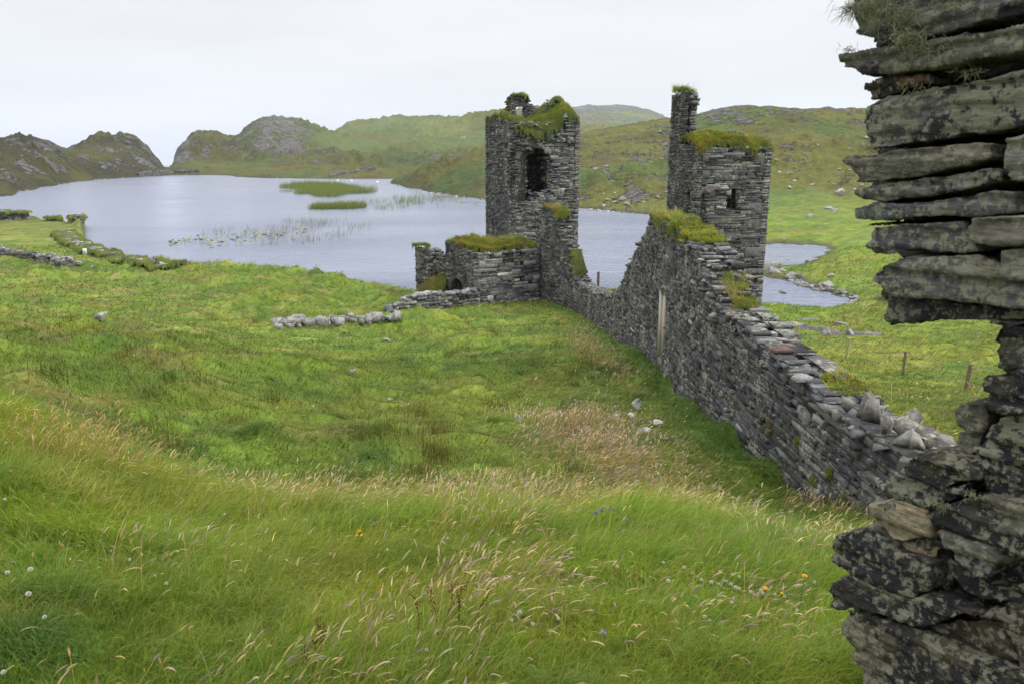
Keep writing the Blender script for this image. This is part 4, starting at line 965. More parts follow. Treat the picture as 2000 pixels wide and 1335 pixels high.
    ts += masonry(q2, const(10.2), tp, None, rcs, .4, (.08, .17), (.2, .6), .04, .9, seed=16)
    ts += masonry(q3, const(10.2), tp, None, None, .4, (.1, .2), (.2, .6), .03, seed=17) + masonry(q4, const(10.2), tp, None, None, .4, (.1, .2), (.2, .6), .03, seed=18)
    ts += rubble(r, np.array([(9.25 + r.uniform(-.35, .35), 44.5 + r.uniform(-.6, .6), 13.3) for _ in range(14)]), (.15, .3), .5, 1.2, .4)
    ts += rubble(r, q2.place(r.uniform(.45, .85, 5), np.full(5, .02), np.array([12.8, 12.85, 13.0, 13.1, 13.2])), (.2, .34), .5, 1.4, .6)
    tu = add('turret', ts)
    t = turf('turf_cap', lambda x, y: 13.38 + .12 * np.sin(x * 3), 8.6, 9.9, 43.6, 45.5, tu, 6, dens=500, blade=.26, inside=poly_in([a, rt, bk, lf], .3), drop=.15, amp=.08, flowers=.0); t.location = -off
    # low parapet along the back of the roof
    ps = masonry(Path(line((10.3, 45.2), (12.9, 45.65), .4)), const(10.4), lambda u: 11.35 + .12 * wob(u, u * 0, 28, 2), None, None, .45, (.08, .16), (.2, .6), .03, .7, True, 19)
    add('parapet', ps)
    def hts(x, y):
        u = (x - 9.36) * .985 + (y - 41.3) * .172; v = -(x - 9.36) * .172 + (y - 41.3) * .985
        return 10.5 + np.interp(v, [-.2, .15, .6, 1.5, 4], [-.2, .12, .38, .55, .55]) + .12 * np.sin(u * 1.3)
    t = turf('turf_cap', hts, 8.5, 13.6, 41.0, 46.2, g, 7, dens=700, blade=.17, inside=poly_in([(9.38, 41.35), (13.3, 42.05), (12.7, 45.9), (9.9, 45.4), (9.9, 43.7), (9.0, 43.5)], .4), drop=.3, amp=.12, flowers=.03, brown=.6); t.location = -off
    rp = [(0.72, 8.35, .2), (1.25, 8.45, .17)]
    cs = []
    for u, z, s in rp:                          # pincushions of dried thrift on the face
        v, f = boulder(r, (s, s * .7, s * .8), 2, 3); cs.append((v + pr.place(np.array([u]), np.array([.02]), np.array([z]))[0], f, np.array((.17, .105, .085))))
    add('thrift_cushion', cs[:1]); add('thrift_cushion', cs[1:])
    return g
build_tower()

# ------------------------------------------------------------------ curtain wall
def smooth_line(pts, step=0.6):
    p = np.array(pts, float); d = np.concatenate([[0], np.cumsum(np.hypot(*np.diff(p, axis=0).T))])
    s = np.linspace(0, d[-1], int(d[-1] / step) + 1)
    return [(float(a), float(b)) for a, b in zip(pchip(d, p[:, 0], s), pchip(d, p[:, 1], s))]
WALL_PTS = [(1.75, 51.4), (2.85, 49.0), (3.75, 46.0), (4.35, 40.0), (4.48, 36.0), (4.5, 32.0), (4.62, 24.0), (4.36, 18.5), (4.42, 14.5), (4.54, 12.0), (4.66, 9.0), (4.72, 6.4)]
CW = Path(smooth_line(WALL_PTS))
def y_of(u): return np.interp(u, CW.s, CW.p[:, 1])
WT_Y = [6.4, 8, 9, 10.5, 12.3, 15.4, 16.8, 17.5, 17.9, 18.3, 24, 26.3, 27, 28, 29, 30, 31, 32.3, 33.2, 34.5, 37, 40, 45, 46.4, 46.9, 47.6, 48.5, 49.3, 49.9, 51.5]
WT_Z = [7.3, 7.05, 6.95, 6.86, 7.03, 7.28, 7.28, 7.75, 8.0, 8.18, 8.4, 8.35, 8.05, 7.5, 6.95, 6.5, 5.9, 5.2, 4.8, 4.35, 3.95, 3.35, 2.9, 3.1, 3.6, 4.3, 5.4, 6.7, 6.9, 6.95]
def cw_top(u): return np.interp(y_of(u), WT_Y, WT_Z) + 0.10 * wob(u, np.zeros_like(u), 31, 1.6) + 0.06 * wob(u, np.zeros_like(u), 32, 5)
_cs = np.linspace(0, CW.len, 300)
_cb = height(CW.at(_cs)[:, 0] - 0.25, CW.at(_cs)[:, 1]) - 0.35
def cw_base(u): return np.interp(u, _cs, _cb)
def build_curtain():
    g = empty('curtain_wall', (4.5, 26.0, hz(4.2, 26.0)), 'long curved slate wall climbing the slope from the lake, tallest in its middle', 'castle wall', kind='thing')
    off = np.array(g.location)
    sd0, sd1 = float(CW.s_at_y(24.9)), float(CW.s_at_y(23.4))
    zb = hz(4.4, 24.1)
    hole = lambda u, z: ~((u > sd0) & (u < sd1) & (z > zb + .25) & (z < zb + 2.35)) & ~((u > CW.s_at_y(27.6)) & (u < CW.s_at_y(27.25)) & (z > zb + 2.3) & (z < zb + 2.85))
    ps = masonry(CW, cw_base, cw_top, hole, lambda u, z: .10 * np.clip(wob(u, z, 33, .5), 0, 1), .85, (.038, .105), (.10, .40), .015, .85, True, 31, big=.05, blocks=150)
    r = np.random.default_rng(81)
    n = 620
    us = r.uniform(0, CW.len, n); dd = r.uniform(-.8, .0, n)
    zt = cw_top(us)
    ps += rubble(r, CW.place(us, dd, zt - .05), (.10, .24), .26, 1.25, .22)
    # broken step where the high stretch falls, and the torn end of the piece by the keep
    for ya, yb, m in ((16.7, 18.2, 70), (26.6, 34, 90), (46.6, 49.6, 130)):
        yy = r.uniform(ya, yb, m); uu = CW.s_at_y(yy); zz = cw_top(uu) - r.uniform(0, 1.0, m) * (.5 if ya < 40 else 1.0)
        ps += rubble(r, CW.place(uu, r.uniform(-.85, .0, m), zz), (.12, .28), .36, 1.15, .2)
    obj_parts('wall', [(v - off, f, c) for v, f, c in ps], M_STONE, g)
    # old boarded doorway
    bs = []
    nb = 4
    for i in range(nb):
        a, b = sd0 + (sd1 - sd0) * i / nb + .025, sd0 + (sd1 - sd0) * (i + 1) / nb - .025
        u = np.array([a, b, b, a] * 2); d = np.array([-.02] * 4 + [-.07] * 4) + (.03 if i % 2 else 0); z = np.array([zb + .28, zb + .28, zb + 2.34, zb + 2.34] * 2)
        bs.append((CW.place(sd0 + .15 + (u - sd0) * .8, d, z) - off, np.array([(0, 1, 2, 3), (7, 6, 5, 4), (0, 4, 5, 1), (1, 5, 6, 2), (2, 6, 7, 3), (3, 7, 4, 0)]), np.array((1, 1, 1))))
    obj_parts('door', bs, M_WOOD, g)
    # patches of turf on the wall head
    def strip(name, ya, yb, seed, thick=(-.85, .08), **k):
        yy = np.linspace(ya, yb, 14); u = CW.s_at_y(yy)
        o_, i_ = CW.place(u, np.full(14, thick[1]), yy * 0), CW.place(u, np.full(14, thick[0]), yy * 0)
        poly = [tuple(q[:2]) for q in o_] + [tuple(q[:2]) for q in i_[::-1]]
        P = np.array(poly)
        t = turf(name, lambda x, y: cw_top(CW.s_at_y(y)), P[:, 0].min() - .1, P[:, 0].max() + .1, ya, yb, g, seed, inside=poly_in(poly, .3), **k)
        t.location = -off
    strip('turf_cap', 19.5, 26.6, 41, (-.85, .06), dens=900, blade=.15, flowers=.03, brown=.5, amp=.08, drop=.4)
    strip('turf_cap', 49.0, 50.9, 42, dens=500, blade=.2, brown=1.2, amp=.07, drop=.2)
    strip('turf_cap', 46.5, 47.8, 43, dens=500, blade=.22, brown=.9, amp=.1, drop=.4)
    strip('turf_cap', 36.0, 37.6, 46, (-.8, -.1), dens=500, blade=.2, brown=.6, amp=.06)
    strip('turf_cap', 11.2, 12.2, 44, (-.85, -.35), dens=1500, blade=.08, brown=.4, amp=.03, flowers=.07)
    strip('turf_cap', 16.1, 17.6, 45, (-.8, -.2), dens=900, blade=.14, brown=.9, amp=.06)
    # cushions of moss and fern in the face
    for i, (y, z) in enumerate(((11.2, 5.6), (10.7, 5.95), (12.6, 5.3), (15.6, 4.85), (15.5, 4.5), (11.9, 5.95), (13.1, 5.75), (10.2, 5.75))):
        rr = np.random.default_rng(900 + i); u = float(CW.s_at_y(y)); m = 130
        P = CW.place(u + rr.uniform(-.08, .08, m), rr.uniform(-.02, .04, m), z + rr.uniform(-.09, .09, m)); nn = CW.nrm(u)
        B = blades(P, rr.uniform(.05, .12, m), .012, math.atan2(nn[1], nn[0]) + rr.normal(0, .6, m), rr.uniform(.6, 1.8, m), lerp3(np.broadcast_to(T_B, (m, 3)), T_G, rr.random(m)), lerp3(np.broadcast_to(T_G, (m, 3)), T_O, .3 * rr.random(m)), 2, rr)
        o = mesh_np('fern_tuft', B[0] - off, mat=M_GRASS, parent=g, cols=B[3], loops=B[1], starts=B[2])
    # standing coping stones near the top of the slope
    for i, (y, d, h, w, t, tl) in enumerate(((10.75, -.15, .33, .20, .13, .1), (10.45, -.35, .58, .22, .14, .35), (10.2, -.25, .50, .2, .13, .45), (9.95, -.55, .3, .36, .16, 1.2), (9.75, -.15, .36, .2, .2, -.4), (9.5, -.35, .4, .24, .16, .5), (9.25, -.2, .32, .22, .18, .2),
                                              (9.05, -.5, .30, .3, .2, -.3), (8.85, -.15, .34, .2, .15, .3), (8.6, -.4, .30, .28, .18, .6), (8.35, -.15, .34, .22, .2, 0), (8.1, -.45, .32, .26, .2, .3), (7.85, -.2, .3, .24, .2, -.2), (7.6, -.45, .36, .26, .2, .2))):
        rr = np.random.default_rng(950 + i)
        h *= .85; w *= .8
        v, f = shard(rr, (t * 1.0, w * 1.0, h * .55), 11)
        c, s = math.cos(tl), math.sin(tl)
        v = v @ np.array([[1, 0, 0], [0, c, s], [0, -s, c]])
        p = CW.place(np.array([float(CW.s_at_y(y))]), np.array([d]), np.array([float(cw_top(CW.s_at_y(np.array([y])))[0])]))[0]
        obj_parts('coping_stone', [(v + p + (0, 0, h * .33) - off, f, np.array((.19, .185, .165)) * rr.uniform(.7, 1.2))], M_STONE, g)
    return g
build_curtain()

# ------------------------------------------------------------------ the low annex beside the keep
def build_annex():
    g = empty('castle_annex', (-1.5, 51.5, .8), 'low flat-topped slate building with a dark arched doorway, grass growing over its top', 'ruined building')
    off = np.array(g.location)
    A, Rr, Lf = (-2.35, 48.5), (1.80, 51.1), (-4.26, 51.0)
    Bk = (0.2, 54.6)
    pl, pr = Path(line(Lf, A, .4)), Path(line(A, Rr, .4))
    def arch(u, z):
        c, hw = 1.22, .72
        return ~((np.abs(u - c) < hw) & (z < 1.75)) & ~(((u - c) / hw) ** 2 + ((z - 1.7) / .8) ** 2 < 1)
    top = lambda u: 4.25 + .1 * wob(u, u * 0, 41, 2)
    ps = masonry(pl, const(.5), lambda u: np.interp(u, [0, .8, 2, 3.2], [4.72, 4.68, 4.5, 4.25]) + .08 * wob(u, u * 0, 46, 2), arch, None, .8, (.07, .14), (.16, .42), .02, .72, seed=41)  # left face toned darker in the stone, like the towers' shaded sides
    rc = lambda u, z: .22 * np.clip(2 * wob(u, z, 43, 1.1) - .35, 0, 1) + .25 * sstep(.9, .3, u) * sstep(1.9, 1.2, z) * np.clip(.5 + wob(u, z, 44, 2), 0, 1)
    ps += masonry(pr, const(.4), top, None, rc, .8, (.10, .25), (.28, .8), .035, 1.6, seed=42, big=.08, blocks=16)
    ps += masonry(Path(line(Rr, Bk)), const(.5), const(4.1), None, None, .8, (.1, .2), (.3, .7), seed=43) + masonry(Path(line(Bk, Lf)), const(.5), const(4.1), None, None, .8, (.1, .2), (.3, .7), seed=44)
    r = np.random.default_rng(85)
    us = r.uniform(0, 4.6, 60); ps += rubble(r, pr.place(us, np.full(60, -.2), np.full(60, 4.2)), (.12, .28), .45, 1.35, .45)
    us = r.uniform(0, 4.6, 26); ps += rubble(r, pr.place(us, np.full(26, .12), np.full(26, .9) + .25 * r.random(26)), (.14, .3), .5, 1.3, .3)
    # big upright jamb block on the corner
    v, f = boulder(r, (.26, .2, .5), 3, 6, .03); ps.append((v + np.array((-2.12, 48.55, 2.35)), f, np.array((.15, .15, .145))))
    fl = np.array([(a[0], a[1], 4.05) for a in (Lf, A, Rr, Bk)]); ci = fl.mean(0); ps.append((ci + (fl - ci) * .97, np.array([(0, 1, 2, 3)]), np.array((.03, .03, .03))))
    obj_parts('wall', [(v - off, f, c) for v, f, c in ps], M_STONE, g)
    t = turf('turf_cap', lambda x, y: 4.28 + .32 * np.clip((y - 49.2) / 3, 0, 1) + .35 * np.exp(-(((x + 3.0) / 1.2) ** 2)), -4.6, 2.0, 48.2, 54.8, g, 47, dens=480, blade=.18, inside=poly_in([(-2.3, 48.75), (1.7, 51.2), (.1, 54.2), (-4.1, 51.0)], .35), drop=.45, amp=.14, flowers=.02, brown=.7); t.location = -off
    # torn stub of the outer wall and the sod bank heaped against it
    sp = Path(line((-6.55, 53.7), (-5.35, 52.9), .3))
    ps = masonry(sp, const(.3), lambda u: 4.05 - .25 * u + .2 * wob(u, u * 0, 45, 2), None, None, 1.0, (.08, .16), (.18, .5), .04, .85, True, 45)
    us = r.uniform(0, 1.4, 20); ps += rubble(r, sp.place(us, r.uniform(-1, 0, 20), np.full(20, 3.9)), (.15, .3), .5, 1.2, .3)
    yy = r.random(260); hz_ = r.random(260); ps += rubble(r, np.stack([-5.5 + 1.3 * yy + r.normal(0, .12, 260), 52.7 - 1.1 * yy - .5 * (1 - hz_) + r.normal(0, .1, 260), 1.2 + (2.9 - 1.0 * np.abs(yy - .5)) * hz_], 1), (.14, .30), .45, 1.0, .15)
    obj_parts('wall_stub', [(v - off, f, c) for v, f, c in ps], M_STONE, g)
    t = turf('turf_bank', lambda x, y: np.interp(x + .5 * (y - 51), [-7, -6.2, -5.2, -4.3, -3.9], [.8, 1.0, 1.5, 2.5, 2.8]) - .28 * np.clip(51.6 - y, 0, 5), -6.9, -3.6, 49.4, 53.2, g, 48, dens=480, blade=.24, inside=poly_in([(-6.4, 50.0), (-5.0, 49.7), (-4.2, 50.5), (-4.2, 52.6), (-5.0, 52.8), (-6.2, 51.6)], .45), drop=.3, amp=.26, brown=1.0); t.location = -off
    t = turf('turf_cap', lambda x, y: 4.1 + 0 * x, -6.9, -5.2, 52.7, 54.4, g, 49, dens=450, blade=.2, inside=poly_in([(-6.7, 53.6), (-5.8, 53.0), (-5.5, 53.7), (-6.3, 54.2)], .3), drop=.3, amp=.1); t.location = -off
    return g
build_annex()

# ------------------------------------------------------------------ the broken wall beside the camera: big dry-laid slates
RW0, RD = np.array((0.95, 2.30)), np.array((0.4983, -0.8670))   # wall face in plan: its free end, and the direction it comes toward us
RN = np.array((-0.8670, -0.4983))                                # outward from the face
def on_face(px, py, d=0.0):                                      # point of the face (pushed out by d) seen at a photo point
    k = kpix(px, py); o = RW0 + RN * d
    t = (o[1] * k - o[0]) / (RD[0] - RD[1] * k)
    Y = o[1] + RD[1] * t
    return np.array((k * Y, Y, zpix(py, Y)))
def stone_mesh(poly, depth, out, seed, voxel=0.0065, rough=1.0, tilt=0.0):
    """a split slate: outline on the wall face, real depth into the wall, worn edges and a layered break"""
    r = np.random.default_rng(seed)
    fr = np.array([on_face(p[0], p[1], out) for p in poly])
    back = fr.copy(); back[:, :2] -= RN * depth; ci = back.mean(0); back = ci + (back - ci) * np.array((1, 1, .86)); back[:, 2] += tilt * depth
    bm = bmesh.new()
    # the front is bowed a little: an inset ring stands proud
    cf = fr.mean(0)
    ring = cf + (fr - cf) * 0.95; ring[:, :2] += RN * 0.004
    a = [bm.verts.new(v) for v in back]; b = [bm.verts.new(v) for v in fr]; c = [bm.verts.new(v) for v in ring]
    n = len(poly)
    for i in range(n):
        j = (i + 1) % n
        bm.faces.new((a[i], a[j], b[j], b[i])); bm.faces.new((b[i], b[j], c[j], c[i]))
    bm.faces.new(c); bm.faces.new(a[::-1])
    bmesh.ops.triangulate(bm, faces=bm.faces[:]); bmesh.ops.recalc_face_normals(bm, faces=bm.faces[:])
    me = bpy.data.meshes.new('t'); bm.to_mesh(me); bm.free()
    o = bpy.data.objects.new('t', me); COL.objects.link(o)
    m = o.modifiers.new('r', 'REMESH'); m.mode = 'VOXEL'; m.voxel_size = voxel
    dg = bpy.context.evaluated_depsgraph_get()
    m2 = bpy.data.meshes.new_from_object(o.evaluated_get(dg))
    bpy.data.objects.remove(o); bpy.data.meshes.remove(me)
    N = len(m2.vertices); V = np.zeros(N * 3, np.float32); m2.vertices.foreach_get('co', V); V = V.reshape(-1, 3).astype(float)
    nv = np.zeros(N * 3, np.float32); m2.vertices.foreach_get('normal', nv); nv = nv.reshape(-1, 3)
    fv = np.zeros(len(m2.loops), np.int32); m2.loops.foreach_get('vertex_index', fv)
    stt = np.zeros(len(m2.polygons), np.int32); m2.polygons.foreach_get('loop_start', stt)
    bpy.data.meshes.remove(m2)
    sh = seed * 1.37
    q = V + sh
    lay = np.sin((q[:, 2] + 0.25 * (q[:, 0] - q[:, 1]) * .3 + 0.02 * noise3(q, 9, 2)) * 2 * np.pi / 0.034 + 3 * noise3(q, 4, 3))
    a = 2.6 * noise3(q * (1, 1, 1.6), 8, 1); fl_ = np.floor(a); terr = (fl_ + sstep(.72, 1, a - fl_)) / 2.6
    b = 2.2 * noise3(q * (1, 1, 2.2), 19, 12); fb = np.floor(b); terr2 = (fb + sstep(.7, 1, b - fb)) / 2.2
    d = 0.009 * terr + 0.005 * terr2 + 0.0026 * noise3(q, 34, 4) + 0.0014 * noise3(q, 85, 6) + 0.0008 * lay * (np.abs(nv[:, 2]) < .6)
    lid = np.floor((q[:, 2] + .12 * (q[:, 0] + q[:, 1]) + .007 * noise3(q, 7, 21)) / .021).astype(np.int64)
    d = d + (_perm[(lid * 7 + seed * 131) & 4095] / 4096.0 - .5) * .017 * (np.abs(nv[:, 2]) < .7)
    chip = np.clip(noise3(q, 7, 8) - .25, 0, 1) * -0.03
    return V + nv * (rough * (d + chip))[:, None], fv, stt
G_ = (0.112, 0.112, 0.110); OL = (0.145, 0.138, 0.112); DK = (0.050, 0.053, 0.062); TN = (0.30, 0.235, 0.145); BR = (0.11, 0.06, 0.04); BL = (0.085, 0.088, 0.098); PG = (0.16, 0.155, 0.135)
RUIN = [  # outline in photo pixels, depth, stands out by, colour, black crust amount
 ([(1600, -260), (2100, -330), (2150, -140), (1630, -130)], .5, .0, G_, .3), ([(1640, -135), (2150, -150), (2150, -30), (1900, -28), (1680, -40)], .5, .0, OL, .3),
 ([(1665, 7), (1667, 44), (1668, 69), (1724, 78), (1798, 74), (1877, 54), (2030, 20), (2060, -60), (1672, -50)], .5, .0, G_, .22),
 ([(1636, 104), (1645, 133), (1674, 136), (1691, 147), (1743, 147), (1832, 133), (1916, 119), (2040, 95), (2040, 40), (1916, 57), (1832, 74), (1798, 82), (1654, 99)], .45, .01, OL, .12),
 ([(1692, 166), (1701, 194), (1748, 183), (1813, 163), (1813, 148), (1798, 141), (1753, 144)], .18, -.01, BR, .1),
 ([(1815, 138), (1830, 158), (1877, 153), (1936, 150), (1990, 120), (1990, 108), (1916, 124)], .3, -.12, G_, .2),
 ([(1689, 200), (1688, 277), (1690, 292), (1729, 291), (1847, 271), (1946, 257), (2040, 242), (2040, 122), (1916, 153), (1837, 168), (1748, 185), (1704, 195)], .5, .0, G_, .34),
 ([(1642, 309), (1672, 341), (1674, 355), (1689, 357), (1798, 344), (1936, 311), (1941, 277), (1857, 282), (1724, 297), (1664, 303)], .45, .01, OL, .3),
 ([(1958, 282), (1961, 341), (1981, 356), (2040, 352), (2040, 255), (1966, 267)], .35, .02, PG, .1),
 ([(1665, 373), (1674, 386), (1706, 391), (1729, 394), (1837, 381), (1956, 354), (1963, 336), (1941, 326), (1877, 336), (1763, 354), (1679, 366)], .4, .0, G_, .25),
 ([(1663, 403), (1664, 433), (1763, 429), (1897, 423), (1976, 415), (1993, 373), (1946, 370), (1837, 388), (1773, 395), (1709, 393)], .42, .0, BL, .28),
 ([(1694, 434), (1741, 431), (1738, 443), (1696, 444)], .25, -.02, DK, .3),
 ([(1701, 443), (1696, 480), (1706, 494), (1748, 497), (1847, 494), (1914, 493), (1907, 470), (1889, 445), (1877, 430), (1773, 435)], .4, .0, BL, .18),
 ([(1882, 457), (1897, 475), (1916, 480), (2040, 477), (2040, 420), (1921, 424), (1897, 428), (1887, 440)], .4, .03, OL, .05),
 ([(1953, 487), (1951, 532), (1966, 546), (2040, 551), (2040, 482)], .35, .02, G_, .1),
 ([(1701, 536), (1704, 551), (1731, 559), (1729, 571), (1748, 583), (1847, 588), (2040, 610), (2040, 548), (1916, 499), (1808, 498), (1753, 499), (1724, 519)], .45, .015, G_, .14),
 ([(1725, 574), (1730, 613), (1738, 634), (1798, 632), (1877, 625), (1956, 624), (2040, 625), (2040, 606), (1847, 584), (1748, 580)], .45, -.03, DK, .3),
 ([(1916, 622), (1963, 640), (2040, 642), (2040, 620)], .35, -.02, G_, .2),
 ([(1963, 636), (1963, 660), (2040, 664), (2040, 636)], .3, -.03, DK, .2), ([(1944, 657), (1946, 722), (2040, 724), (2040, 655)], .35, -.03, (.09, .085, .07), .15),
 ([(1923, 754), (1928, 727), (2040, 716), (2040, 806), (1960, 812), (1928, 800)], .4, .0, DK, .36),
 ([(1867, 791), (1869, 829), (1907, 856), (1928, 834), (1936, 807), (1923, 781), (1896, 783)], .25, -.03, OL, .0),
 ([(1868, 840), (1862, 885), (1890, 900), (1915, 880), (1924, 842), (1905, 852)], .25, -.06, PG, .0),
 ([(1896, 882), (1928, 834), (1944, 823), (1962, 806), (2040, 800), (2040, 989), (1966, 973), (1923, 957), (1912, 936)], .4, .0, DK, .42),
 ([(1757, 920), (1768, 898), (1827, 877), (1875, 893), (1915, 917), (1912, 930), (1843, 960), (1800, 941), (1762, 930)], .34, .02, (.12, .11, .075), .18),
 ([(1733, 936), (1741, 963), (1768, 989), (1805, 997), (1837, 984), (1870, 975), (1900, 940), (1843, 955), (1800, 940), (1757, 928)], .36, .015, DK, .34),
 ([(1698, 984), (1703, 1021), (1741, 1056), (1762, 1059), (1816, 1048), (1819, 1027), (1810, 1000), (1741, 971)], .3, .03, TN, -.2),
 ([(1757, 1058), (1778, 1083), (1821, 1085), (1850, 1064), (1822, 1045)], .25, .0, TN, -.1),
 ([(1810, 1005), (1821, 995), (1875, 973), (1928, 965), (2040, 984), (2040, 1100), (1928, 1075), (1843, 1043)], .4, .03, OL, .27),
 ([(1832, 1036), (1864, 1091), (1907, 1129), (1928, 1131), (1960, 1091), (1940, 1070)], .22, .05, PG, -.1),
 ([(1843, 1112), (1864, 1094), (1907, 1127), (1960, 1147), (2040, 1130), (2040, 1190), (1907, 1165)], .35, .0, DK, .25),
 ([(1800, 1085), (1830, 1060), (1870, 1110), (1850, 1160), (1810, 1150)], .3, -.04, DK, .3), ([(1940, 1075), (2040, 1095), (2040, 1140), (1950, 1140)], .3, -.04, DK, .3),
 ([(1618, 1064), (1628, 1096), (1677, 1134), (1768, 1169), (1816, 1150), (1821, 1096), (1800, 1080), (1741, 1075), (1698, 1024), (1645, 1043)], .42, .03, G_, .3),
 ([(1610, 1150), (1623, 1187), (1645, 1192), (1677, 1187), (1757, 1214), (1800, 1225), (1875, 1209), (1910, 1203), (1832, 1166), (1768, 1166), (1703, 1145), (1661, 1123), (1639, 1129)], .42, .04, (.17, .165, .12), .26),
 ([(1642, 1222), (1661, 1262), (1677, 1305), (1685, 1345), (1700, 1420), (1875, 1440), (2040, 1400), (2040, 1332), (1875, 1268), (1800, 1230), (1725, 1206), (1671, 1193)], .42, .03, (.14, .125, .085), .38),
 ([(1800, 1222), (1875, 1205), (1960, 1215), (1990, 1290), (1960, 1320), (1880, 1270)], .3, -.01, (.08, .06, .042), .1), ([(1905, 1203), (1990, 1170), (2040, 1180), (2040, 1330), (1990, 1310), (1960, 1215)], .3, .0, (.075, .06, .046), .22),
 ([(1690, 1425), (1700, 1520), (2060, 1540), (2060, 1410), (1875, 1445)], .5, .03, G_, .3), ([(1680, 1520), (1680, 1640), (2080, 1660), (2080, 1540)], .5, .03, OL, .3), ([(1670, 1645), (1660, 1800), (2100, 1800), (2080, 1660)], .5, .04, G_, .3),
 ([(1675, 1160), (1650, 1205), (1700, 1200), (1800, 1228), (1800, 1180)], .3, -.05, DK, .3),
]
def build_ruin():
    g = empty('ruined_wall', tuple(on_face(1720, 1800, -.2)), 'close-up broken end of a dry-laid wall of big dark slates, open gap in its middle', 'ruined wall', kind='thing')
    off = np.array(g.location)
    for i, (poly, dep, out, col, cr) in enumerate(RUIN):
        V, lp, st = stone_mesh(poly, dep, out, 300 + i)
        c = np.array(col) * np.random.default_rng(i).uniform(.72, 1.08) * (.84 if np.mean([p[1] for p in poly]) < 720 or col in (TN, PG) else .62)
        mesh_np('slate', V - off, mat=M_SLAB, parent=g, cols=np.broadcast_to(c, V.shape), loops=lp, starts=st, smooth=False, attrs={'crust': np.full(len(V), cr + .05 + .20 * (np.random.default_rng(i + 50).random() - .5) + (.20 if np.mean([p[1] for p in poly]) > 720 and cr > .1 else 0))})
    # hearting: smaller stones packed behind the facing, so that joints are deep and dark but never open right through
    r = np.random.default_rng(77); ps = []
    for (x0, x1, y0, y1, n) in ((1745, 2150, -240, 600, 330), (1985, 2200, 600, 960, 60), (1790, 2150, 930, 1200, 120), (1730, 2150, 1190, 1700, 160)):
        for _ in range(n):
            p = on_face(r.uniform(x0, x1), r.uniform(y0, y1), -r.uniform(.20, .34)); s = r.uniform(.05, .085)
            v, f = boulder(r, (s * 1.5, s * 1.2, s * .7), 2, 8, .08)
            ps.append((v + p - off, f, np.array((.03, .028, .026)) * r.uniform(.6, 1.6)))
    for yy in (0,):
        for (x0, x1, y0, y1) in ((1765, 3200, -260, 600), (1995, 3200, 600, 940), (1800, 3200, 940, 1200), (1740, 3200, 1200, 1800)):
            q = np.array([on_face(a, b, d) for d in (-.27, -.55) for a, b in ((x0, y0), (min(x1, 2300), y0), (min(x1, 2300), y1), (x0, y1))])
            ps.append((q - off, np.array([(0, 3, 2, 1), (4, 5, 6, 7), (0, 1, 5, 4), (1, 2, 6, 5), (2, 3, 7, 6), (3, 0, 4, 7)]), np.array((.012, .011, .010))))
    obj_parts('hearting', ps, M_ROCKD, g)
    # unseen wall added to shade the slates, turning back past the camera's right
    sh = Path(smooth_line([(1.62, 1.05), (2.1, .1), (2.3, -1.2), (1.9, -2.6), (.9, -3.5), (-.6, -3.8)], .5))
    sb = lambda u: np.full(np.shape(u), 8.3)
    ps = masonry(Path([tuple(q) for q in sh.p[::-1]]), sb, lambda u: 12.4 + .5 * wob(u, u * 0, 77, .8), None, None, .5, (.08, .2), (.25, .8), .03, .8, False, 77)
    obj_parts('unseen_shade_wall', [(v - off, f, c) for v, f, c in ps], M_STONE, g)
    # beard lichen hanging on the upper stones
    for i, (px, py, n, ln, sp, o) in enumerate(((1700, 18, 170, .052, 30, .03), (1755, 30, 150, .05, 30, .03), (1775, 70, 110, .05, 18, .04), (1668, 18, 70, .04, 8, .02), (1805, 95, 80, .04, 18, .03), (1860, 10, 60, .035, 20, .03),
                                               (1660, 96, 30, .022, 8, .02), (1790, 178, 60, .025, 22, .02), (1895, 140, 40, .025, 14, .0), (1700, 292, 40, .025, 10, .02), (1655, 352, 26, .04, 8, .02), (1810, 515, 14, .02, 5, .03), (1838, 985, 60, .02, 12, .05), (1900, 965, 40, .018, 10, .05), (1725, 585, 40, .03, 6, .0))):
        rr = np.random.default_rng(700 + i); segs = 6
        P = np.array([on_face(px + rr.normal(0, sp), py + rr.normal(0, sp * .35), o - rr.uniform(0, .02)) for _ in range(n)])
        th = rr.uniform(0, 2 * np.pi, n)
        d0 = np.stack([RN[0] * .8 + .5 * RD[0] * np.cos(th), RN[1] * .8 + .5 * RD[1] * np.cos(th), .5 * np.sin(th) + .1], 1)
        L_ = ln * rr.uniform(.5, 1.4, n); pts = [P]; dcur = d0 / np.linalg.norm(d0, axis=1, keepdims=True)
        for s in range(segs):
            dcur = dcur + rr.normal(0, .42, (n, 3)) + np.array((0, 0, -.10)); dcur /= np.linalg.norm(dcur, axis=1, keepdims=True)
            pts.append(pts[-1] + dcur * (L_ / segs)[:, None])
        w = .0011
        side = np.cross(dcur, np.array((.3, .9, .2))); side /= np.linalg.norm(side, axis=1, keepdims=True)
        up = np.cross(dcur, side)
        V = np.stack([p + e * w * (1 - .75 * k / segs) for k, p in enumerate(pts) for e in (side, -.5 * side + .87 * up, -.5 * side - .87 * up)], 1)
        m = 3 * (segs + 1)
        fs = np.array([(3 * k + a, 3 * k + (a + 1) % 3, 3 * k + 3 + (a + 1) % 3, 3 * k + 3 + a) for k in range(segs) for a in range(3)])
        F_ = (np.arange(n)[:, None, None] * m + fs[None]).reshape(-1, 4)
        c = np.array((.36, .37, .23)) * rr.uniform(.65, 1.2, (n, 1))
        o_ = mesh_np('beard_lichen', V.reshape(-1, 3) - off, F_, M_LICHEN, g, cols=np.repeat(c, m, 0))
        o_['kind'] = 'stuff'
    return g
M_ROCKD = mat_stone('hearting_stone', 0.15)
M_LICHEN = mat_grass('beard_lichen', 0.2, 0.1)
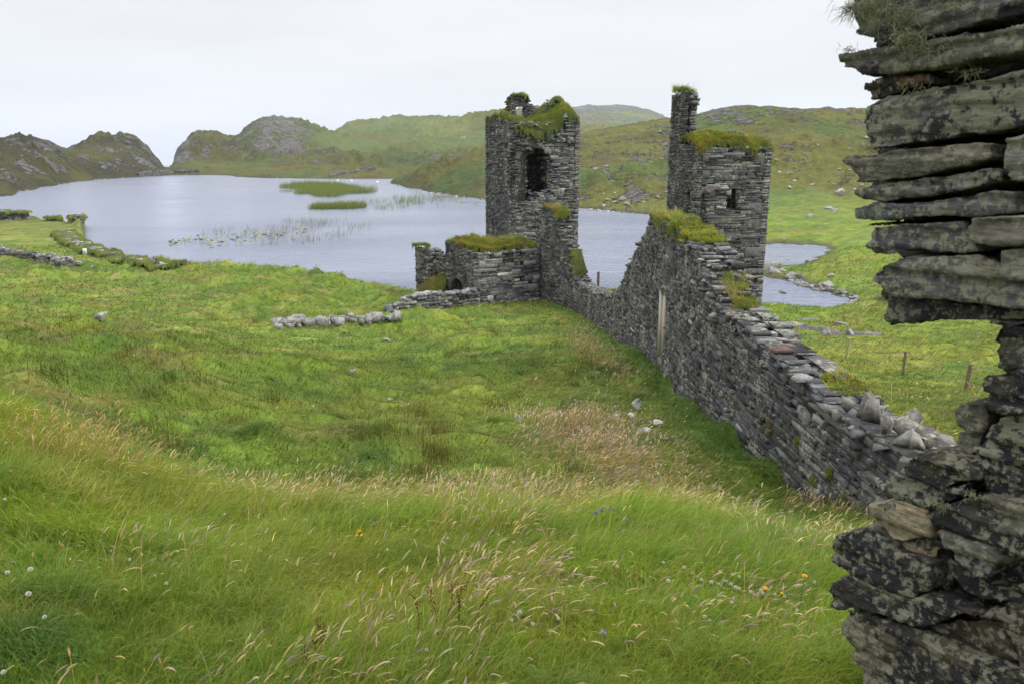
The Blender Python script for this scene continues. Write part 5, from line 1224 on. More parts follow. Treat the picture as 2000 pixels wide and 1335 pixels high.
build_ruin()

# ------------------------------------------------------------------ grass
CASTLE = [poly_in([(-.07, 55), (4.7, 57), (2.8, 62), (-1.97, 60)], 1.0), poly_in([(9.36, 41.3), (13.38, 42), (12.7, 46), (8.7, 45.3)], 1.0), poly_in([(-2.35, 48.5), (1.8, 51.1), (.2, 54.6), (-4.26, 51)], 1.0)]
def free_of_walls(x, y):
    ok = np.ones(len(x), bool)
    for f in CASTLE: ok &= f(x, y) < -0.02
    wx = np.interp(y, CW.p[::-1, 1], CW.p[::-1, 0])
    ok &= ~((x > wx - .03) & (x < wx + .88) & (y > 6.4) & (y < 51.4))
    t = (x - RW0[0]) * RD[0] + (y - RW0[1]) * RD[1]; n = (x - RW0[0]) * RN[0] + (y - RW0[1]) * RN[1]
    ok &= ~((t > -.05) & (n < .06) & (n > -.6))
    return ok
def scatter(n, y0, y1, k0, k1, r, power=1.0):
    """points over the wedge in front of the camera; density falls with distance"""
    y = np.exp(r.uniform(math.log(y0), math.log(y1), n)); k = r.uniform(k0, k1, n)
    x = k * (y + .25)
    z = height(x, y)
    ok = (z > .25) & free_of_walls(x, y)
    return x[ok], y[ok], z[ok]
def flow(x, y):                                # direction the long grass is combed by the wind
    return R(-28) + 2.2 * fbm(x * .30, y * .30, 3, 110) + 1.2 * fbm(x * 1.1, y * 1.1, 2, 112)
def build_grass():
    r = np.random.default_rng(21)
    out = []
    # short sward beside the camera
    def layer(n, y0, y1, hgt, wid, seg, k0=-1.0, k1=1.0, bend=(.4, 1.4), spread=.8, bright=1.0, lay=0.0, var=.18, tan=.045, con=1.0):
        x, y, z = scatter(n, y0, y1, k0, k1, r)
        m = len(x)
        c, rk = cover(x, y, z)
        keep = (rk < .45) | (r.random(m) < .25)
        x, y, z, c = x[keep], y[keep], z[keep], c[keep]; m = len(x)
        d = np.hypot(x, y)
        clump = fbm(x * 1.7, y * 1.7, 3, 120); patch = fbm(x * .45, y * .45, 3, 123)
        tuft = sstep(.05, .4, clump)
        h = hgt(d) * r.lognormal(0, .28, m) * (1 + .55 * np.clip(clump, -.5, .7)) * (1 + .35 * np.clip(patch, -.6, .6))
        c = c * bright * r.lognormal(0, var, (m, 1)) * (1 + .28 * np.clip(patch, -.8, .8))[:, None] * np.where(tuft[:, None] > .5, np.array((.80, .92, .9)), 1.0)
        c = lerp3(c, np.array((.30, .24, .10)), .75 * (r.random(m) < tan))
        c = lerp3(c, np.array((.17, .23, .035)), .6 * (r.random(m) < .22))
        az = flow(x, y) + r.normal(0, spread, m)
        b = r.uniform(*bend, m) + lay
        P = np.stack([x, y, z - .012], 1)
        out.append(blades(P, h, wid(d) * r.uniform(.6, 1.3, m), az, b, c * (1 - con * np.array((.48, .44, .5))), c * (1 + con * np.array((.38, .30, .15))), seg, r))  # sky sheen painted into lighter blade tips, feet darkened for contrast
    layer(190000, 1.0, 4.6, lambda d: .115 + 0 * d, lambda d: .0030 + .0004 * d, 3, -1.5, .85, (.3, 1.3), 1.1, 1.5)
    layer(95000, 1.0, 6.0, lambda d: .055 + 0 * d, lambda d: .0042 + .0005 * d, 2, -1.5, .85, (.3, 1.2), 2.2, 1.35)
    layer(185000, 4.0, 10.5, lambda d: .16 + .006 * d, lambda d: .0035 + .0006 * d, 3, -1.25, .85, (.4, 1.5), .8, 1.45)
    layer(170000, 9.0, 27.0, lambda d: .20 + .004 * d, lambda d: .006 + .0006 * d, 3, -1.0, .85, (1.0, 1.9), .4, 1.03, .35, .10, .010, .8)
    layer(120000, 22.0, 80.0, lambda d: .20 + .002 * d, lambda d: .010 + .0008 * d, 2, -.8, .82, (1.0, 1.9), .45, 1.0, .3, .07, .006, .5)
    layer(3500, 1.8, 8.0, lambda d: .10 + 0 * d, lambda d: .011 + 0 * d, 3, -.9, .7, (.8, 1.7), 2.5, 1.3, .2, .25, .03)
    # dark upright rushes in small stands
    x, y, z = scatter(70, 11.0, 45.0, -.75, .1, r)
    for i in range(len(x)):
        m = 70; q = r.normal(0, .16, (m, 2)); xx, yy = x[i] + q[:, 0], y[i] + q[:, 1]
        cc = lerp3(np.broadcast_to(np.array((.05, .085, .025)), (m, 3)), np.array((.13, .085, .035)), np.full(m, r.random() * .9))
        out.append(blades(np.stack([xx, yy, height(xx, yy) - .02], 1), r.uniform(.2, .5, m), .010, r.uniform(0, 6.28, m), r.uniform(.05, .5, m), cc * .8, cc * 1.2, 2, r))
    # taller rank tussocks
    for (n, y0, y1, h0) in ((46, 2.4, 7.5, .20), (130, 7.5, 30.0, .28)):
        x, y, z = scatter(n * 2, y0, y1, -.8, .7, r)
        for i in range(min(n, len(x))):
            m = int(300 if y0 < 5 else 190); rad = r.uniform(.10, .28)
            a = r.uniform(0, 6.28, m); q = rad * np.sqrt(r.random(m))
            xx, yy = x[i] + q * np.cos(a), y[i] + q * np.sin(a)
            zz = height(xx, yy)
            c, _ = cover(xx, yy, zz)
            c = lerp3(c, C_DARK * 1.3, np.full(m, .35)) * 1.25 * r.lognormal(0, .2, (m, 1))
            az = np.where(r.random(m) < .55, flow(xx, yy), a) + r.normal(0, .4, m)
            out.append(blades(np.stack([xx, yy, zz - .01], 1), h0 * r.uniform(.6, 1.3, m), (.0042 if y0 < 5 else .009), az, r.uniform(.7, 1.9, m), c * .6, c * 1.25, 3, r))
    v, a, b, c = merge(out)
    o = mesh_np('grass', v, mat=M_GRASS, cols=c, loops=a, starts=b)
    o['kind'] = 'stuff'; o['label'] = 'wind-combed green grass covering the slope and the bailey'; o['category'] = 'grass'
build_grass()

def seedheads(P, h, az, bend, r, cs, ch, w=.0016, head=.075, hw=.010, droop=.9):
    """stalks with a plump nodding head, as strips in two planes"""
    n = len(P); out = []
    lx, ly = np.cos(az), np.sin(az)
    def curve(t):
        ang = bend * t
        ox = h * t * np.sin(ang * .9); oz = h * t * np.cos(ang * .9)
        return np.stack([P[:, 0] + lx * ox, P[:, 1] + ly * ox, P[:, 2] + oz], 1)
    ws = np.broadcast_to(np.asarray(w, float), (n,)); hd = np.broadcast_to(np.asarray(head, float), (n,)); hh = np.broadcast_to(np.asarray(hw, float), (n,))
    k = [0, .35, .7, 1.0]
    C = [curve(t) for t in k]
    tip = C[-1]; ang = bend * .9
    dirs = []
    for f in (.25, .5, .75, 1.0):
        an = ang + droop * f
        dirs.append(np.stack([lx * np.sin(an), ly * np.sin(an), np.cos(an)], 1))
    H = [tip]
    for d in dirs: H.append(H[-1] + d * (hd / 4)[:, None])
    prof_h = [.35, .95, 1.0, .75, .15]
    fa = r.uniform(0, np.pi, n)
    for pl in (0, np.pi / 2):
        s = np.stack([np.cos(fa + pl), np.sin(fa + pl), np.zeros(n)], 1)
        rows = [(c, ws * .5, cs) for c in C] if pl == 0 else []
        def strip(rows):
            V = np.stack([p + sg * s * wv[:, None] for p, wv, _ in rows for sg in (-1, 1)], 1); m = 2 * len(rows)
            F_ = np.array([(2 * i, 2 * i + 1, 2 * i + 3, 2 * i + 2) for i in range(len(rows) - 1)])
            F2 = (np.arange(n)[:, None, None] * m + F_[None]).reshape(-1, 4)
            cc = np.stack([c for _, _, c in rows for _ in (0, 1)], 1).reshape(-1, 3)
            return V.reshape(-1, 3), F2.ravel(), np.arange(len(F2)) * 4, cc
        if rows: out.append(strip(rows))
        out.append(strip([(p, hh * .5 * q, ch) for p, q in zip(H, prof_h)]))
    return merge(out)
def build_seed_grass():
    r = np.random.default_rng(31); out = []
    STRAW = np.array((.36, .27, .12)); BUFF = np.array((.52, .43, .25)); PINK = np.array((.44, .33, .27)); MAUVE = np.array((.34, .25, .28))
    def add(x, y, hmean, bend=(.15, .95), head=.07, hw=.009, w=.0016, pink=.3, straw=1.0):
        z = height(x, y); ok = (z > .3) & free_of_walls(x, y); x, y, z = x[ok], y[ok], z[ok]; n = len(x)
        if not n: return
        d = np.hypot(x, y)
        cs = STRAW * straw * r.lognormal(0, .25, (n, 1)); cs = lerp3(cs, C_BRIGHT, .6 * (r.random(n) < .35))
        ch = lerp3(np.broadcast_to(BUFF, (n, 3)), PINK, (r.random(n) < pink) * 1.0); ch = lerp3(ch, MAUVE, (r.random(n) < pink * .35) * 1.0) * r.lognormal(0, .22, (n, 1))
        out.append(seedheads(np.stack([x, y, z], 1), hmean * r.lognormal(0, .25, n), flow(x, y) + R(15) + r.normal(0, .7, n), r.uniform(*bend, n), r, cs, ch, np.maximum(w, .00045 * d), head * r.uniform(.6, 1.4, n), np.maximum(hw, .0011 * d) * r.uniform(.6, 1.3, n), r.uniform(.2, 1.35, n)))
    def wedge(n, y0, y1, k0, k1, thr=None, sc=.8, sd=130):
        y = np.exp(r.uniform(math.log(y0), math.log(y1), n)); k = r.uniform(k0, k1, n); x = k * y
        if thr is not None:
            q = fbm(x * sc, y * sc, 3, sd) > thr; x, y = x[q], y[q]
        return x, y
    add(*wedge(2600, 1.9, 5.0, -.85, .55, .16), .24, head=.05, hw=.0062, pink=.45)
    add(*wedge(260, 1.8, 5.0, -.85, .55), .22, head=.055, hw=.0075, pink=.35)
    add(*wedge(800, 3.0, 6.0, -.12, .08, -.1), .26, head=.06, hw=.008, pink=.6)
    add(*wedge(1500, 4.6, 6.6, -.62, .62, .08, .7, 133), .26, (.4, 1.5), .065, .007, pink=.2)
    # straw-coloured fringe along the brow of the bank
    add(*wedge(4200, 6.2, 7.6, -.45, .62, -.12, .6, 136), .25, (.35, 1.4), .07, .007, pink=.15)
    add(*wedge(600, 7.2, 9.6, -.75, -.28, .1, .5, 139), .26, (.35, 1.3), .08, .007, pink=.1)
    # big straw-coloured tussocks on the rising ground and along the brow
    for px, py, n, h, s in ((105, 905, 160, .34, .16), (215, 905, 190, .38, .14), (165, 930, 60, .28, .25), (330, 940, 70, .26, .25), (620, 960, 90, .24, .30), (770, 970, 90, .25, .35), (900, 975, 130, .25, .35), (1010, 970, 140, .26, .30), (1110, 975, 130, .25, .3), (1200, 995, 100, .24, .25), (1580, 1005, 120, .22, .25), (1660, 1010, 100, .2, .2)):
        p = ground(px, py); add(p[0] + s * r.normal(0, 1, n), p[1] + s * 1.2 * r.normal(0, 1, n), h, (.1, .8), .07, .0065, pink=.08)
    # feathery pinkish stand in the hollow
    for cx, cy, sx, sy, n in ((1.3, 14.6, .8, 1.9, 1700), (1.9, 11.8, .6, .9, 900), (3.0, 26.0, .45, 4.0, 700), (3.0, 36, .5, 4, 250), (-.8, 45, 2, 3, 150)):
        add(cx + sx * r.normal(0, 1, n), cy + sy * r.normal(0, 1, n), .24, (.2, 1.1), .08, .009, pink=.75)
    add(*wedge(600, 10, 45, -.8, .2, .3, .35, 141), .26, (.4, 1.3), .08, .009, pink=.2)
    add(*wedge(1200, 13, 45, .36, .75, .1, .35, 143), .34, (.4, 1.3), .09, .010, pink=.2)
    v, a, b, c = merge(out)
    o = mesh_np('seed_grass', v, mat=M_GRASS, cols=c, loops=a, starts=b)
    o['kind'] = 'stuff'; o['label'] = 'straw and pink seed heads of meadow grass along the brow of the bank'; o['category'] = 'grass'
build_seed_grass()

# ------------------------------------------------------------------ reeds and water lilies in the lake
def build_reeds(name, label, px_poly, n, h, w, sparse=0.0, seed=0, col=((.09, .135, .03), (.17, .215, .06)), kind='stuff', edge=.0):
    r = np.random.default_rng(seed + 50)
    P = np.array([on_level(a, b)[:2] for a, b in px_poly]); f = poly_in([tuple(p) for p in P], 4.0)
    lo, hi = P.min(0), P.max(0); xs, ys = [], []
    got = 0
    while got < n:
        x, y = r.uniform(lo[0], hi[0], 4 * n), r.uniform(lo[1], hi[1], 4 * n)
        q = f(x, y) + 1.6 * fbm(x * .15, y * .12, 3, seed) > edge + r.random(len(x)) ** 2 * 1.6
        if sparse: q &= fbm(x * .35, y * .2, 3, seed + 4) > sparse - r.uniform(0, .5, len(x))
        xs.append(x[q]); ys.append(y[q]); got += q.sum()
    x, y = np.concatenate(xs)[:n], np.concatenate(ys)[:n]
    hh = h * r.lognormal(0, .24, n) * (1 + .25 * fbm(x * .2, y * .2, 2, seed + 8))
    t = r.random((n, 1)); c0, c1 = np.array(col[0]) * (.8 + .5 * t), np.array(col[1]) * (.8 + .5 * t)
    c1 = lerp3(c1, np.array((.22, .17, .06)), .6 * (r.random(n) < .12))
    B = blades(np.stack([x, y, np.full(n, -.15)], 1), hh, w, R(-20) + r.normal(0, .6, n), r.uniform(.05, .45 if not sparse else .7, n), c0, c1, 3, r)
    o = mesh_np(name, B[0], mat=M_GRASS, cols=B[3], loops=B[1], starts=B[2])
    tag(o, label, 'reed bed', kind=kind)
    return o
build_reeds('reed_bed', 'larger dense green reed bed out in the lake', [(546, 366), (585, 360), (645, 361), (700, 367), (738, 376), (700, 382), (645, 387), (603, 385), (572, 376)], 13000, 1.4, .055, seed=1)
build_reeds('reed_bed', 'smaller dense green reed bed nearer the tower', [(605, 408), (625, 404), (690, 403), (716, 405), (695, 411), (645, 414)], 3600, 1.2, .045, seed=2)
build_reeds('reed_bed', 'thin straggling reeds trailing off from the smaller reed bed', [(700, 400), (760, 388), (880, 380), (930, 388), (860, 402), (800, 410), (720, 412)], 900, 1.2, .055, .25, seed=3)
build_reeds('reed_bed', 'sparse reeds rising among the lily pads', [(350, 470), (430, 452), (560, 432), (680, 428), (745, 445), (700, 468), (600, 480), (470, 482), (370, 482)], 1500, .85, .030, .2, seed=4, col=((.10, .12, .05), (.16, .18, .08)))
build_reeds('reed_bed', 'faint reeds in the shaded water under the grassy headland', [(850, 384), (940, 396), (945, 402), (880, 396)], 300, .6, .05, .1, seed=5)
def build_lilies():
    r = np.random.default_rng(91)
    v = [(0, 0, .02)]; n = 12
    for i in range(n):
        a = .25 + (2 * np.pi - .5) * i / (n - 1); v.append((math.cos(a), math.sin(a), .05 * (i % 2)))
    v += [(x, y, z - .05) for x, y, z in v]
    m = n + 1
    f = [(0, i, i + 1) for i in range(1, n)] + [(m, m + i + 1, m + i) for i in range(1, n)] + [(i, m + i, m + i + 1) for i in range(1, n)] + [(i, m + i + 1, i + 1) for i in range(1, n)]
    f = [q if len(q) == 3 else q for q in f]
    V = np.array(v) * .17
    first = None
    mats = [mat_plain('lily_leaf', (.16, .20, .045), .4, .4, 8, .3, .1), mat_plain('yellowing_lily_leaf', (.26, .26, .07), .4, .4, 8, .3, .1)]
    k = 0
    F3 = [q for q in f]
    while k < 120:
        px = r.uniform(330, 600); c = 472 - (px - 330) * .115; py = r.normal(c + (8 if px > 400 else 2), 6 if px > 400 else 3)
        if py < 440: continue
        p = on_level(px, py)
        if k < 2:
            o = mesh_np('lily_pad', V, np.array([q for q in F3]), mats[k])
            if k == 0: first = [o]
            else: first.append(o)
        else:
            o = first[0 if r.random() < .6 else 1].copy(); COL.objects.link(o)
        yellow = o.data == first[-1].data and k > 0
        o.location = (p[0], p[1], .03); s = r.uniform(1.0, 1.9)
        o.scale = (s, s, s); o.rotation_euler = (r.normal(0, .22), r.normal(0, .22) , r.uniform(0, 6.28))
        tag(o, 'yellowing lily pad floating among the sparse reeds' if yellow else 'dark green lily pad floating among the sparse reeds', 'lily pad', 'lily pads floating on the lake')
        k += 1
build_lilies()

# ------------------------------------------------------------------ flowers and odd plants on the bank
def tube(pts, rad, n=6):
    pts = np.array(pts, float); V, F_ = [], []
    for i, p in enumerate(pts):
        d = pts[min(i + 1, len(pts) - 1)] - pts[max(i - 1, 0)]; d /= np.linalg.norm(d)
        a = np.cross(d, (0.31, .95, .1)); a /= np.linalg.norm(a); b = np.cross(d, a)
        rr = rad[i] if hasattr(rad, '__len__') else rad
        V += [p + rr * (math.cos(2 * np.pi * k / n) * a + math.sin(2 * np.pi * k / n) * b) for k in range(n)]
    m = len(pts)
    F_ = [(i * n + k, i * n + (k + 1) % n, (i + 1) * n + (k + 1) % n, (i + 1) * n + k) for i in range(m - 1) for k in range(n)]
    return np.array(V), np.array(F_)
def florets(r, c, rad, n, fl=.5, flat=1.0):
    """a head of many little upturned florets"""
    out = []
    for i in range(n):
        z = 1 - 1.5 * (i + .5) / n; a = i * 2.39996; q = math.sqrt(max(0, 1 - z * z)); d = np.array((q * math.cos(a), q * math.sin(a), z * flat))
        s = np.cross(d, (.2, .3, .9)); s /= np.linalg.norm(s) + 1e-9; t = np.cross(d, s)
        b, e = c + d * rad * .45, c + d * rad * r.uniform(.85, 1.1); w = rad * fl * .5
        V = np.array([b - s * w * .3, b + s * w * .3, e + s * w, e - s * w, b - t * w * .3, b + t * w * .3, e + t * w, e - t * w])
        out.append((V, np.array([(0, 1, 2, 3), (4, 5, 6, 7)]), np.array((1, 1, 1))))
    return out
def flower_proto(name, h, rad, n, mat, seed, flat=1.0, fl=.55):
    r = np.random.default_rng(seed)
    g = empty(name)
    v, f = tube([(0, 0, -.02), (.004, .002, h * .5), (.0, .006, h)], .0011, 5); mesh_np('stem', v, f, M_STEM, g)
    obj_parts('flower_head', florets(r, np.array((0, .006, h + rad * .2)), rad, n, fl, flat), mat, g)
    return g
def put(proto, p, i, r, label, cat, group, s=1.0):
    if i == 0: o = proto
    else:
        o = proto.copy(); COL.objects.link(o)
        for ch in proto.children:
            c = ch.copy(); COL.objects.link(c); c.parent = o
    o.location = p; o.rotation_euler = (r.normal(0, .12), r.normal(0, .12), r.uniform(0, 6.28)); sc = s * r.uniform(.8, 1.2); o.scale = (sc,) * 3
    tag(o, label, cat, group)
    return o
def build_flowers():
    r = np.random.default_rng(55)
    cl = flower_proto('clover_flower', .14, .0115, 64, M_PETAL, 1, .9, .9)
    spots = [(25, 1328), (55, 1195), (18, 1152), (70, 1148), (330, 1158), (258, 1105), (345, 1083), (488, 1083), (507, 1091), (522, 1091), (1003, 1235), (1024, 1231), (1044, 1243), (1090, 1231), (829, 1295), (1002, 1068), (1078, 1103), (1098, 1107), (1111, 1098), (878, 1061), (882, 1086), (1011, 1109), (1208, 1121), (1288, 1115), (1309, 1150), (1330, 1128), (1361, 1133), (1376, 1148), (1394, 1168), (1417, 1149), (1418, 1150), (1437, 1142), (1444, 1166), (1434, 1180), (1420, 1199), (1408, 1139), (1373, 1232), (1417, 1165), (1437, 1143), (1463, 1180), (1472, 1178), (1480, 1170), (1434, 1169), (1419, 1198), (1455, 1172), (1485, 1176), (1402, 1150), (1518, 1175), (1535, 1180), (95, 1235), (20, 880), (80, 890), (25, 935), (8, 992), (233, 1015), (440, 1018), (560, 1025), (1385, 1225), (760, 1090), (648, 1100), (1590, 1150), (1566, 1205)]
    for i, (px, py) in enumerate(spots):
        p = ground(px, py + 14); put(cl, (p[0], p[1], p[2]), i, r, 'white clover flower head in the short grass of the bank', 'flower', 'white clover on the near bank', .72)
    hw = flower_proto('hawkweed', .26, .0105, 34, M_YELLOW, 2, .4, .5)
    for i, (px, py) in enumerate(((1485, 1197), (1502, 1187), (1551, 1186))):
        p = ground(px, py + 55); put(hw, p, i, r, ('yellow hawkweed leaning out lowest on a thin stem', 'yellow hawkweed with the widest head, between its two neighbours', 'yellow hawkweed by the pale grass plume next to the slates')[i], 'flower', 'yellow hawkweeds beside the broken wall')
    sc = flower_proto('scabious', .24, .0125, 44, M_BLUE, 3, .6, .5)
    for i, (px, py) in enumerate(((1194, 1028), (1218, 1040), (1203, 1053), (1167, 1036), (1171, 1027), (375, 937), (392, 940), (1067, 974))):
        p = ground(px, py + 28); put(sc, p, i, r, 'violet-blue scabious flower among the straw-coloured stems' if i < 5 else 'small blue scabious flower on the brow of the bank', 'flower', 'blue scabious on the bank', .95)
    rw = flower_proto('ragwort', .30, .012, 24, M_YELLOW, 4, .5, .5)
    rr_ = np.random.default_rng(3)
    for _ in range(5):
        q_ = np.array((rr_.normal(0, .022), rr_.normal(0, .022), .30 + rr_.normal(0, .008))); obj_parts('flower_head', florets(rr_, q_, .009, 16, .55, .5), M_YELLOW, rw)
        v_, f_ = tube([(0, .003, .22), tuple(q_)], .0008, 4); mesh_np('stem', v_, f_, M_STEM, rw)
    for i, (px, py) in enumerate(((882, 938), (912, 932), (727, 1066))):
        p = ground(px, py + 40); put(rw, (p[0], p[1], p[2]), i, r, ('yellow ragwort cluster on the grassy brow, beside a bigger one', 'biggest yellow ragwort cluster on the grassy brow', 'lone yellow ragwort low among pink seed grass')[i], 'flower', 'ragwort on the brow of the bank')
    # dead dock and plantain stalks
    def stalk(h, seed):
        r2 = np.random.default_rng(seed); ps = []
        pts = [(0, 0, -.03)]
        for k in range(6): pts.append((pts[-1][0] + r2.normal(0, .012), pts[-1][1] + r2.normal(0, .012), h * (k + 1) / 6))
        v, f = tube(pts, [.0024, .0024, .0022, .002, .0017, .0014, .001], 5); ps.append((v, f, np.array((1, 1, 1))))
        pts = np.array(pts)
        for k in range(34):
            t = r2.uniform(.5, 1.0); i = min(int(t * 6), 5); p = pts[i] + (pts[i + 1] - pts[i]) * (t * 6 - i) + r2.normal(0, .007, 3)
            v, f = boulder(r2, (.0035, .0035, .006), 1, 4, .1); ps.append((v + p, f, np.array((1, 1, 1))))
        return ps
    for i, (px, py, h, lab) in enumerate(((1330, 948, .40, 'rust-brown dock stalk standing out on the brow by the pink seed grass'), (960, 950, .42, 'rust-brown dock stalk on the grassy brow behind a ragwort'), (240, 655, .5, 'dark clump of dock stalks near the grey boulder on the slope'), (855, 1230, .30, 'dead brown dock stalk in the short grass below the pink seed heads'), (905, 1215, .28, 'thin dead dock stalk with rusty seeds, beside a bent one'), (590, 725, .55, 'reddish dock stalk on the combed grass slope'), (620, 1300, .26, 'dark dock stalk at the very bottom of the bank'))):
        p = ground(px, py + 20); g = empty('dock_plant', p, lab, 'plant')
        obj_parts('seed_stalk', stalk(h, 10 + i), M_DOCK, g)
        for q in range(2):
            o = obj_parts('seed_stalk', stalk(h * .8, 40 + i * 3 + q), M_DOCK, g); o.location = (r.normal(0, .06), r.normal(0, .06), 0); o.rotation_euler = (r.normal(0, .2), r.normal(0, .2), 0)
    # broad-leaved dock by the broken wall
    p = ground(1500, 1075); g = empty('leafy_dock', p, 'broad-leaved green dock plant in the long grass near the broken wall', 'plant')
    for k in range(11):
        a = r.uniform(0, 6.28); L_ = r.uniform(.12, .2); w = L_ * .2; n = 7; V = []
        for i in range(n):
            t = i / (n - 1); wd = w * math.sin(np.pi * (t * .92 + .06)) ; d = L_ * t; zz = .10 + .14 * t - .22 * t * t
            c = np.array((math.cos(a) * d, math.sin(a) * d, zz)); s = np.array((-math.sin(a), math.cos(a), 0))
            V += [c - s * wd + (0, 0, .012), c, c + s * wd + (0, 0, .012)]
        F_ = [q for i in range(n - 1) for q in ((3 * i, 3 * i + 1, 3 * i + 4, 3 * i + 3), (3 * i + 1, 3 * i + 2, 3 * i + 5, 3 * i + 4))]
        mesh_np('leaf', V, np.array(F_), M_GRASS, g, cols=np.broadcast_to(np.array((.07, .14, .025)) * r.uniform(.8, 1.3), (len(V), 3)), smooth=True)
build_flowers()

# ------------------------------------------------------------------ loose boulders
def rock(name, p, size, label, cat='boulder', group=None, seed=0, col=(.22, .215, .205), sub=4, planes=11, sink=.25):
    r = np.random.default_rng(1000 + seed)
    v, f = boulder(r, size, sub, planes, .08)
    q = v / np.asarray(size); v = v + (q * (.05 * noise3(q + seed, 4.5, seed) + .02 * noise3(q, 11, seed + 1))[:, None]) * np.asarray(size)
    o = mesh_np(name, v, f, M_ROCK, cols=np.broadcast_to(np.array(col) * r.uniform(.85, 1.15), v.shape), smooth=False)
    o.location = (p[0], p[1], p[2] + size[2] * (1 - 2 * sink) * .8)
    return tag(o, label, cat, group)
for i, (px, py, w, h, lab) in enumerate((
    (198, 626, 18, 14, 'grey boulder alone on the upper grass slope'), (690, 733, 15, 15, 'upright grey standing stone in the bailey grass'), (1014, 822, 20, 10, 'pale mottled boulder beside the pink seed grass'),
    (755, 668, 9, 4, 'small pale stone lying flat below the low dry wall'), (762, 782, 5, 3, 'tiny white stone in the middle of the bailey'),
    (1244, 803, 11, 7, 'white stone nearest the curtain wall door, topmost of a scatter'), (1202, 822, 7, 4, 'smallest pale stone of the scatter, farthest from the wall'), (1233, 819, 8, 5, 'grey-white stone in the middle of the scatter'),
    (1280, 836, 11, 7, 'white stone lying nearest the wall foot in the scatter'), (1258, 848, 10, 4, 'flat pale stone at the near end of the scatter'), (1300, 860, 12, 3, 'low grey stone almost buried in grass at the wall foot'),
    (155, 519, 8, 4, 'rounded white rock past the end of the field wall'), (183, 524, 6, 3, 'small sharp white rock in the grass near the sign'), (232, 514, 9, 4, 'flat grey rock under the turf bank by the lake'),
    (1238, 973, 9, 5, 'grey stone half hidden in the brow grass'), (1178, 1240, 26, 14, 'dark wet stone sunk in the grass by a tussock'), (1200, 637, 5, 3, 'small stone in the grass beneath the broken low wall'))):
    p = ground(px, py); s = p[1] / F
    m_ = 1.0 if i in (0, 1, 2, 15) else 1.75 if 5 <= i <= 9 else 1.35
    rock('boulder', p, (w * s * m_, w * s * .85 * m_, h * s * 1.3 * m_), lab, seed=i, col=(.27, .265, .25) if i < 5 or 9 < i != 15 else (.5, .49, .46) if i != 15 else (.07, .07, .075), sink=(.28 if i < 3 else .05) if i < 15 else .3)

# ------------------------------------------------------------------ the low dry wall running out from the annex
def build_dry_wall():
    g = empty('dry_stone_wall', (-4.5, 46, 1.0), 'low tumbled dry stone wall running out over the grass from the annex', 'stone wall', kind='thing'); off = np.array(g.location)
    pa = Path(line((-6.9, 43.9), (-1.95, 48.1), .4)); r = np.random.default_rng(33)
    cs = np.linspace(0, pa.len, 40); q = pa.at(cs); bz = height(q[:, 0], q[:, 1])
    top = lambda u: np.interp(u, [0, .8, 1.6, 2.5, 4, 5.5, 6.6], [1.75, 1.95, 2.25, 2.3, 2.15, 2.05, 2.2]) + .1 * wob(u, u * 0, 51, 3)
    ps = masonry(pa, lambda u: np.interp(u, cs, bz) - .2, top, None, None, .6, (.12, .27), (.16, .44), .055, 1.8, True, 51, gap=.012, big=.12)
    us = r.uniform(0, pa.len, 70); ps += rubble(r, pa.place(us, r.uniform(-.5, 0, 70), top(us)), (.14, .32), .55, 1.5, .6)
    obj_parts('wall', [(v - off, f, c) for v, f, c in ps], M_STONE, g)
    # the tumbled end: single stones in a line
    for k in range(72):
        t = r.beta(1.2, .9); px = 540 + 232 * t; py = 632 - 12 * t + r.normal(0, 3)
        p = ground(px, py + 4); s = r.lognormal(-1.3, .32)
        if k == 0: p = ground(545, 633); s = .42
        v, f = shard(r, (s, s * .8, s * r.uniform(.6, .9)), 17)
        o = mesh_np('tumbled_stone', v, f, M_ROCK, g, cols=np.broadcast_to(np.array((.19, .185, .175)) * r.uniform(.6, 1.3), v.shape)); o.location = tuple(np.array((p[0], p[1] + r.normal(0, .25), p[2] + s * .3)) - off)
build_dry_wall()

# ------------------------------------------------------------------ field walls and turf-covered banks by the water on the far left
def wall_along(name, label, pix, h, w, seed, stones=True, cat='stone wall', sod=False, brown=.9, up=False):
    pts = [ground(a, b)[:2] for a, b in pix]
    pa = Path(smooth_line([tuple(p) for p in pts], .8)); cs = np.linspace(0, pa.len, 60); q = pa.at(cs); bz = height(q[:, 0], q[:, 1])
    g = empty(name, (q[30][0], q[30][1], bz[30]), label, cat, kind='thing'); off = np.array(g.location); r = np.random.default_rng(seed + 400)
    top = lambda u: np.interp(u, cs, bz) + h * (1 + .35 * wob(u, u * 0, seed, .5))
    if stones:
        ps = masonry(pa, lambda u: np.interp(u, cs, bz) - .3, top, None, None, w, (.12, .3), (.2, .6), .05, 1.1 if sod else 1.45, True, seed, gap=.02, cell=.5, big=.15)
        n = int(pa.len * 4); us = r.uniform(0, pa.len, n); ps += rubble(r, pa.place(us, r.uniform(-w, 0, n), top(us)), (.16, .40), .7, 1.4, .5)
        obj_parts('wall', [(v - off, f, c) for v, f, c in ps], M_STONE, g)
    if sod:
        nn = 24; u = np.linspace(0, pa.len, nn); a, b = pa.place(u, np.full(nn, .45), u * 0), pa.place(u, np.full(nn, -w - .45), u * 0)
        P = np.concatenate([a, b[::-1]])[:, :2]
        def hts(x, y):
            d2 = (x[:, None] - pa.at(cs)[None, :, 0]) ** 2 + (y[:, None] - pa.at(cs)[None, :, 1]) ** 2
            return (top(cs) - .0)[d2.argmin(1)]
        lo, hi = P.min(0) - .3, P.max(0) + .3
        t = turf('turf_cap', hts, lo[0], hi[0], lo[1], hi[1], g, seed + 5, dens=min(110, 18000 / ((hi - lo).prod())), blade=.12, inside=poly_in([tuple(p) for p in P], .7), drop=.4, amp=.11, brown=brown); t.location = -off
    return g
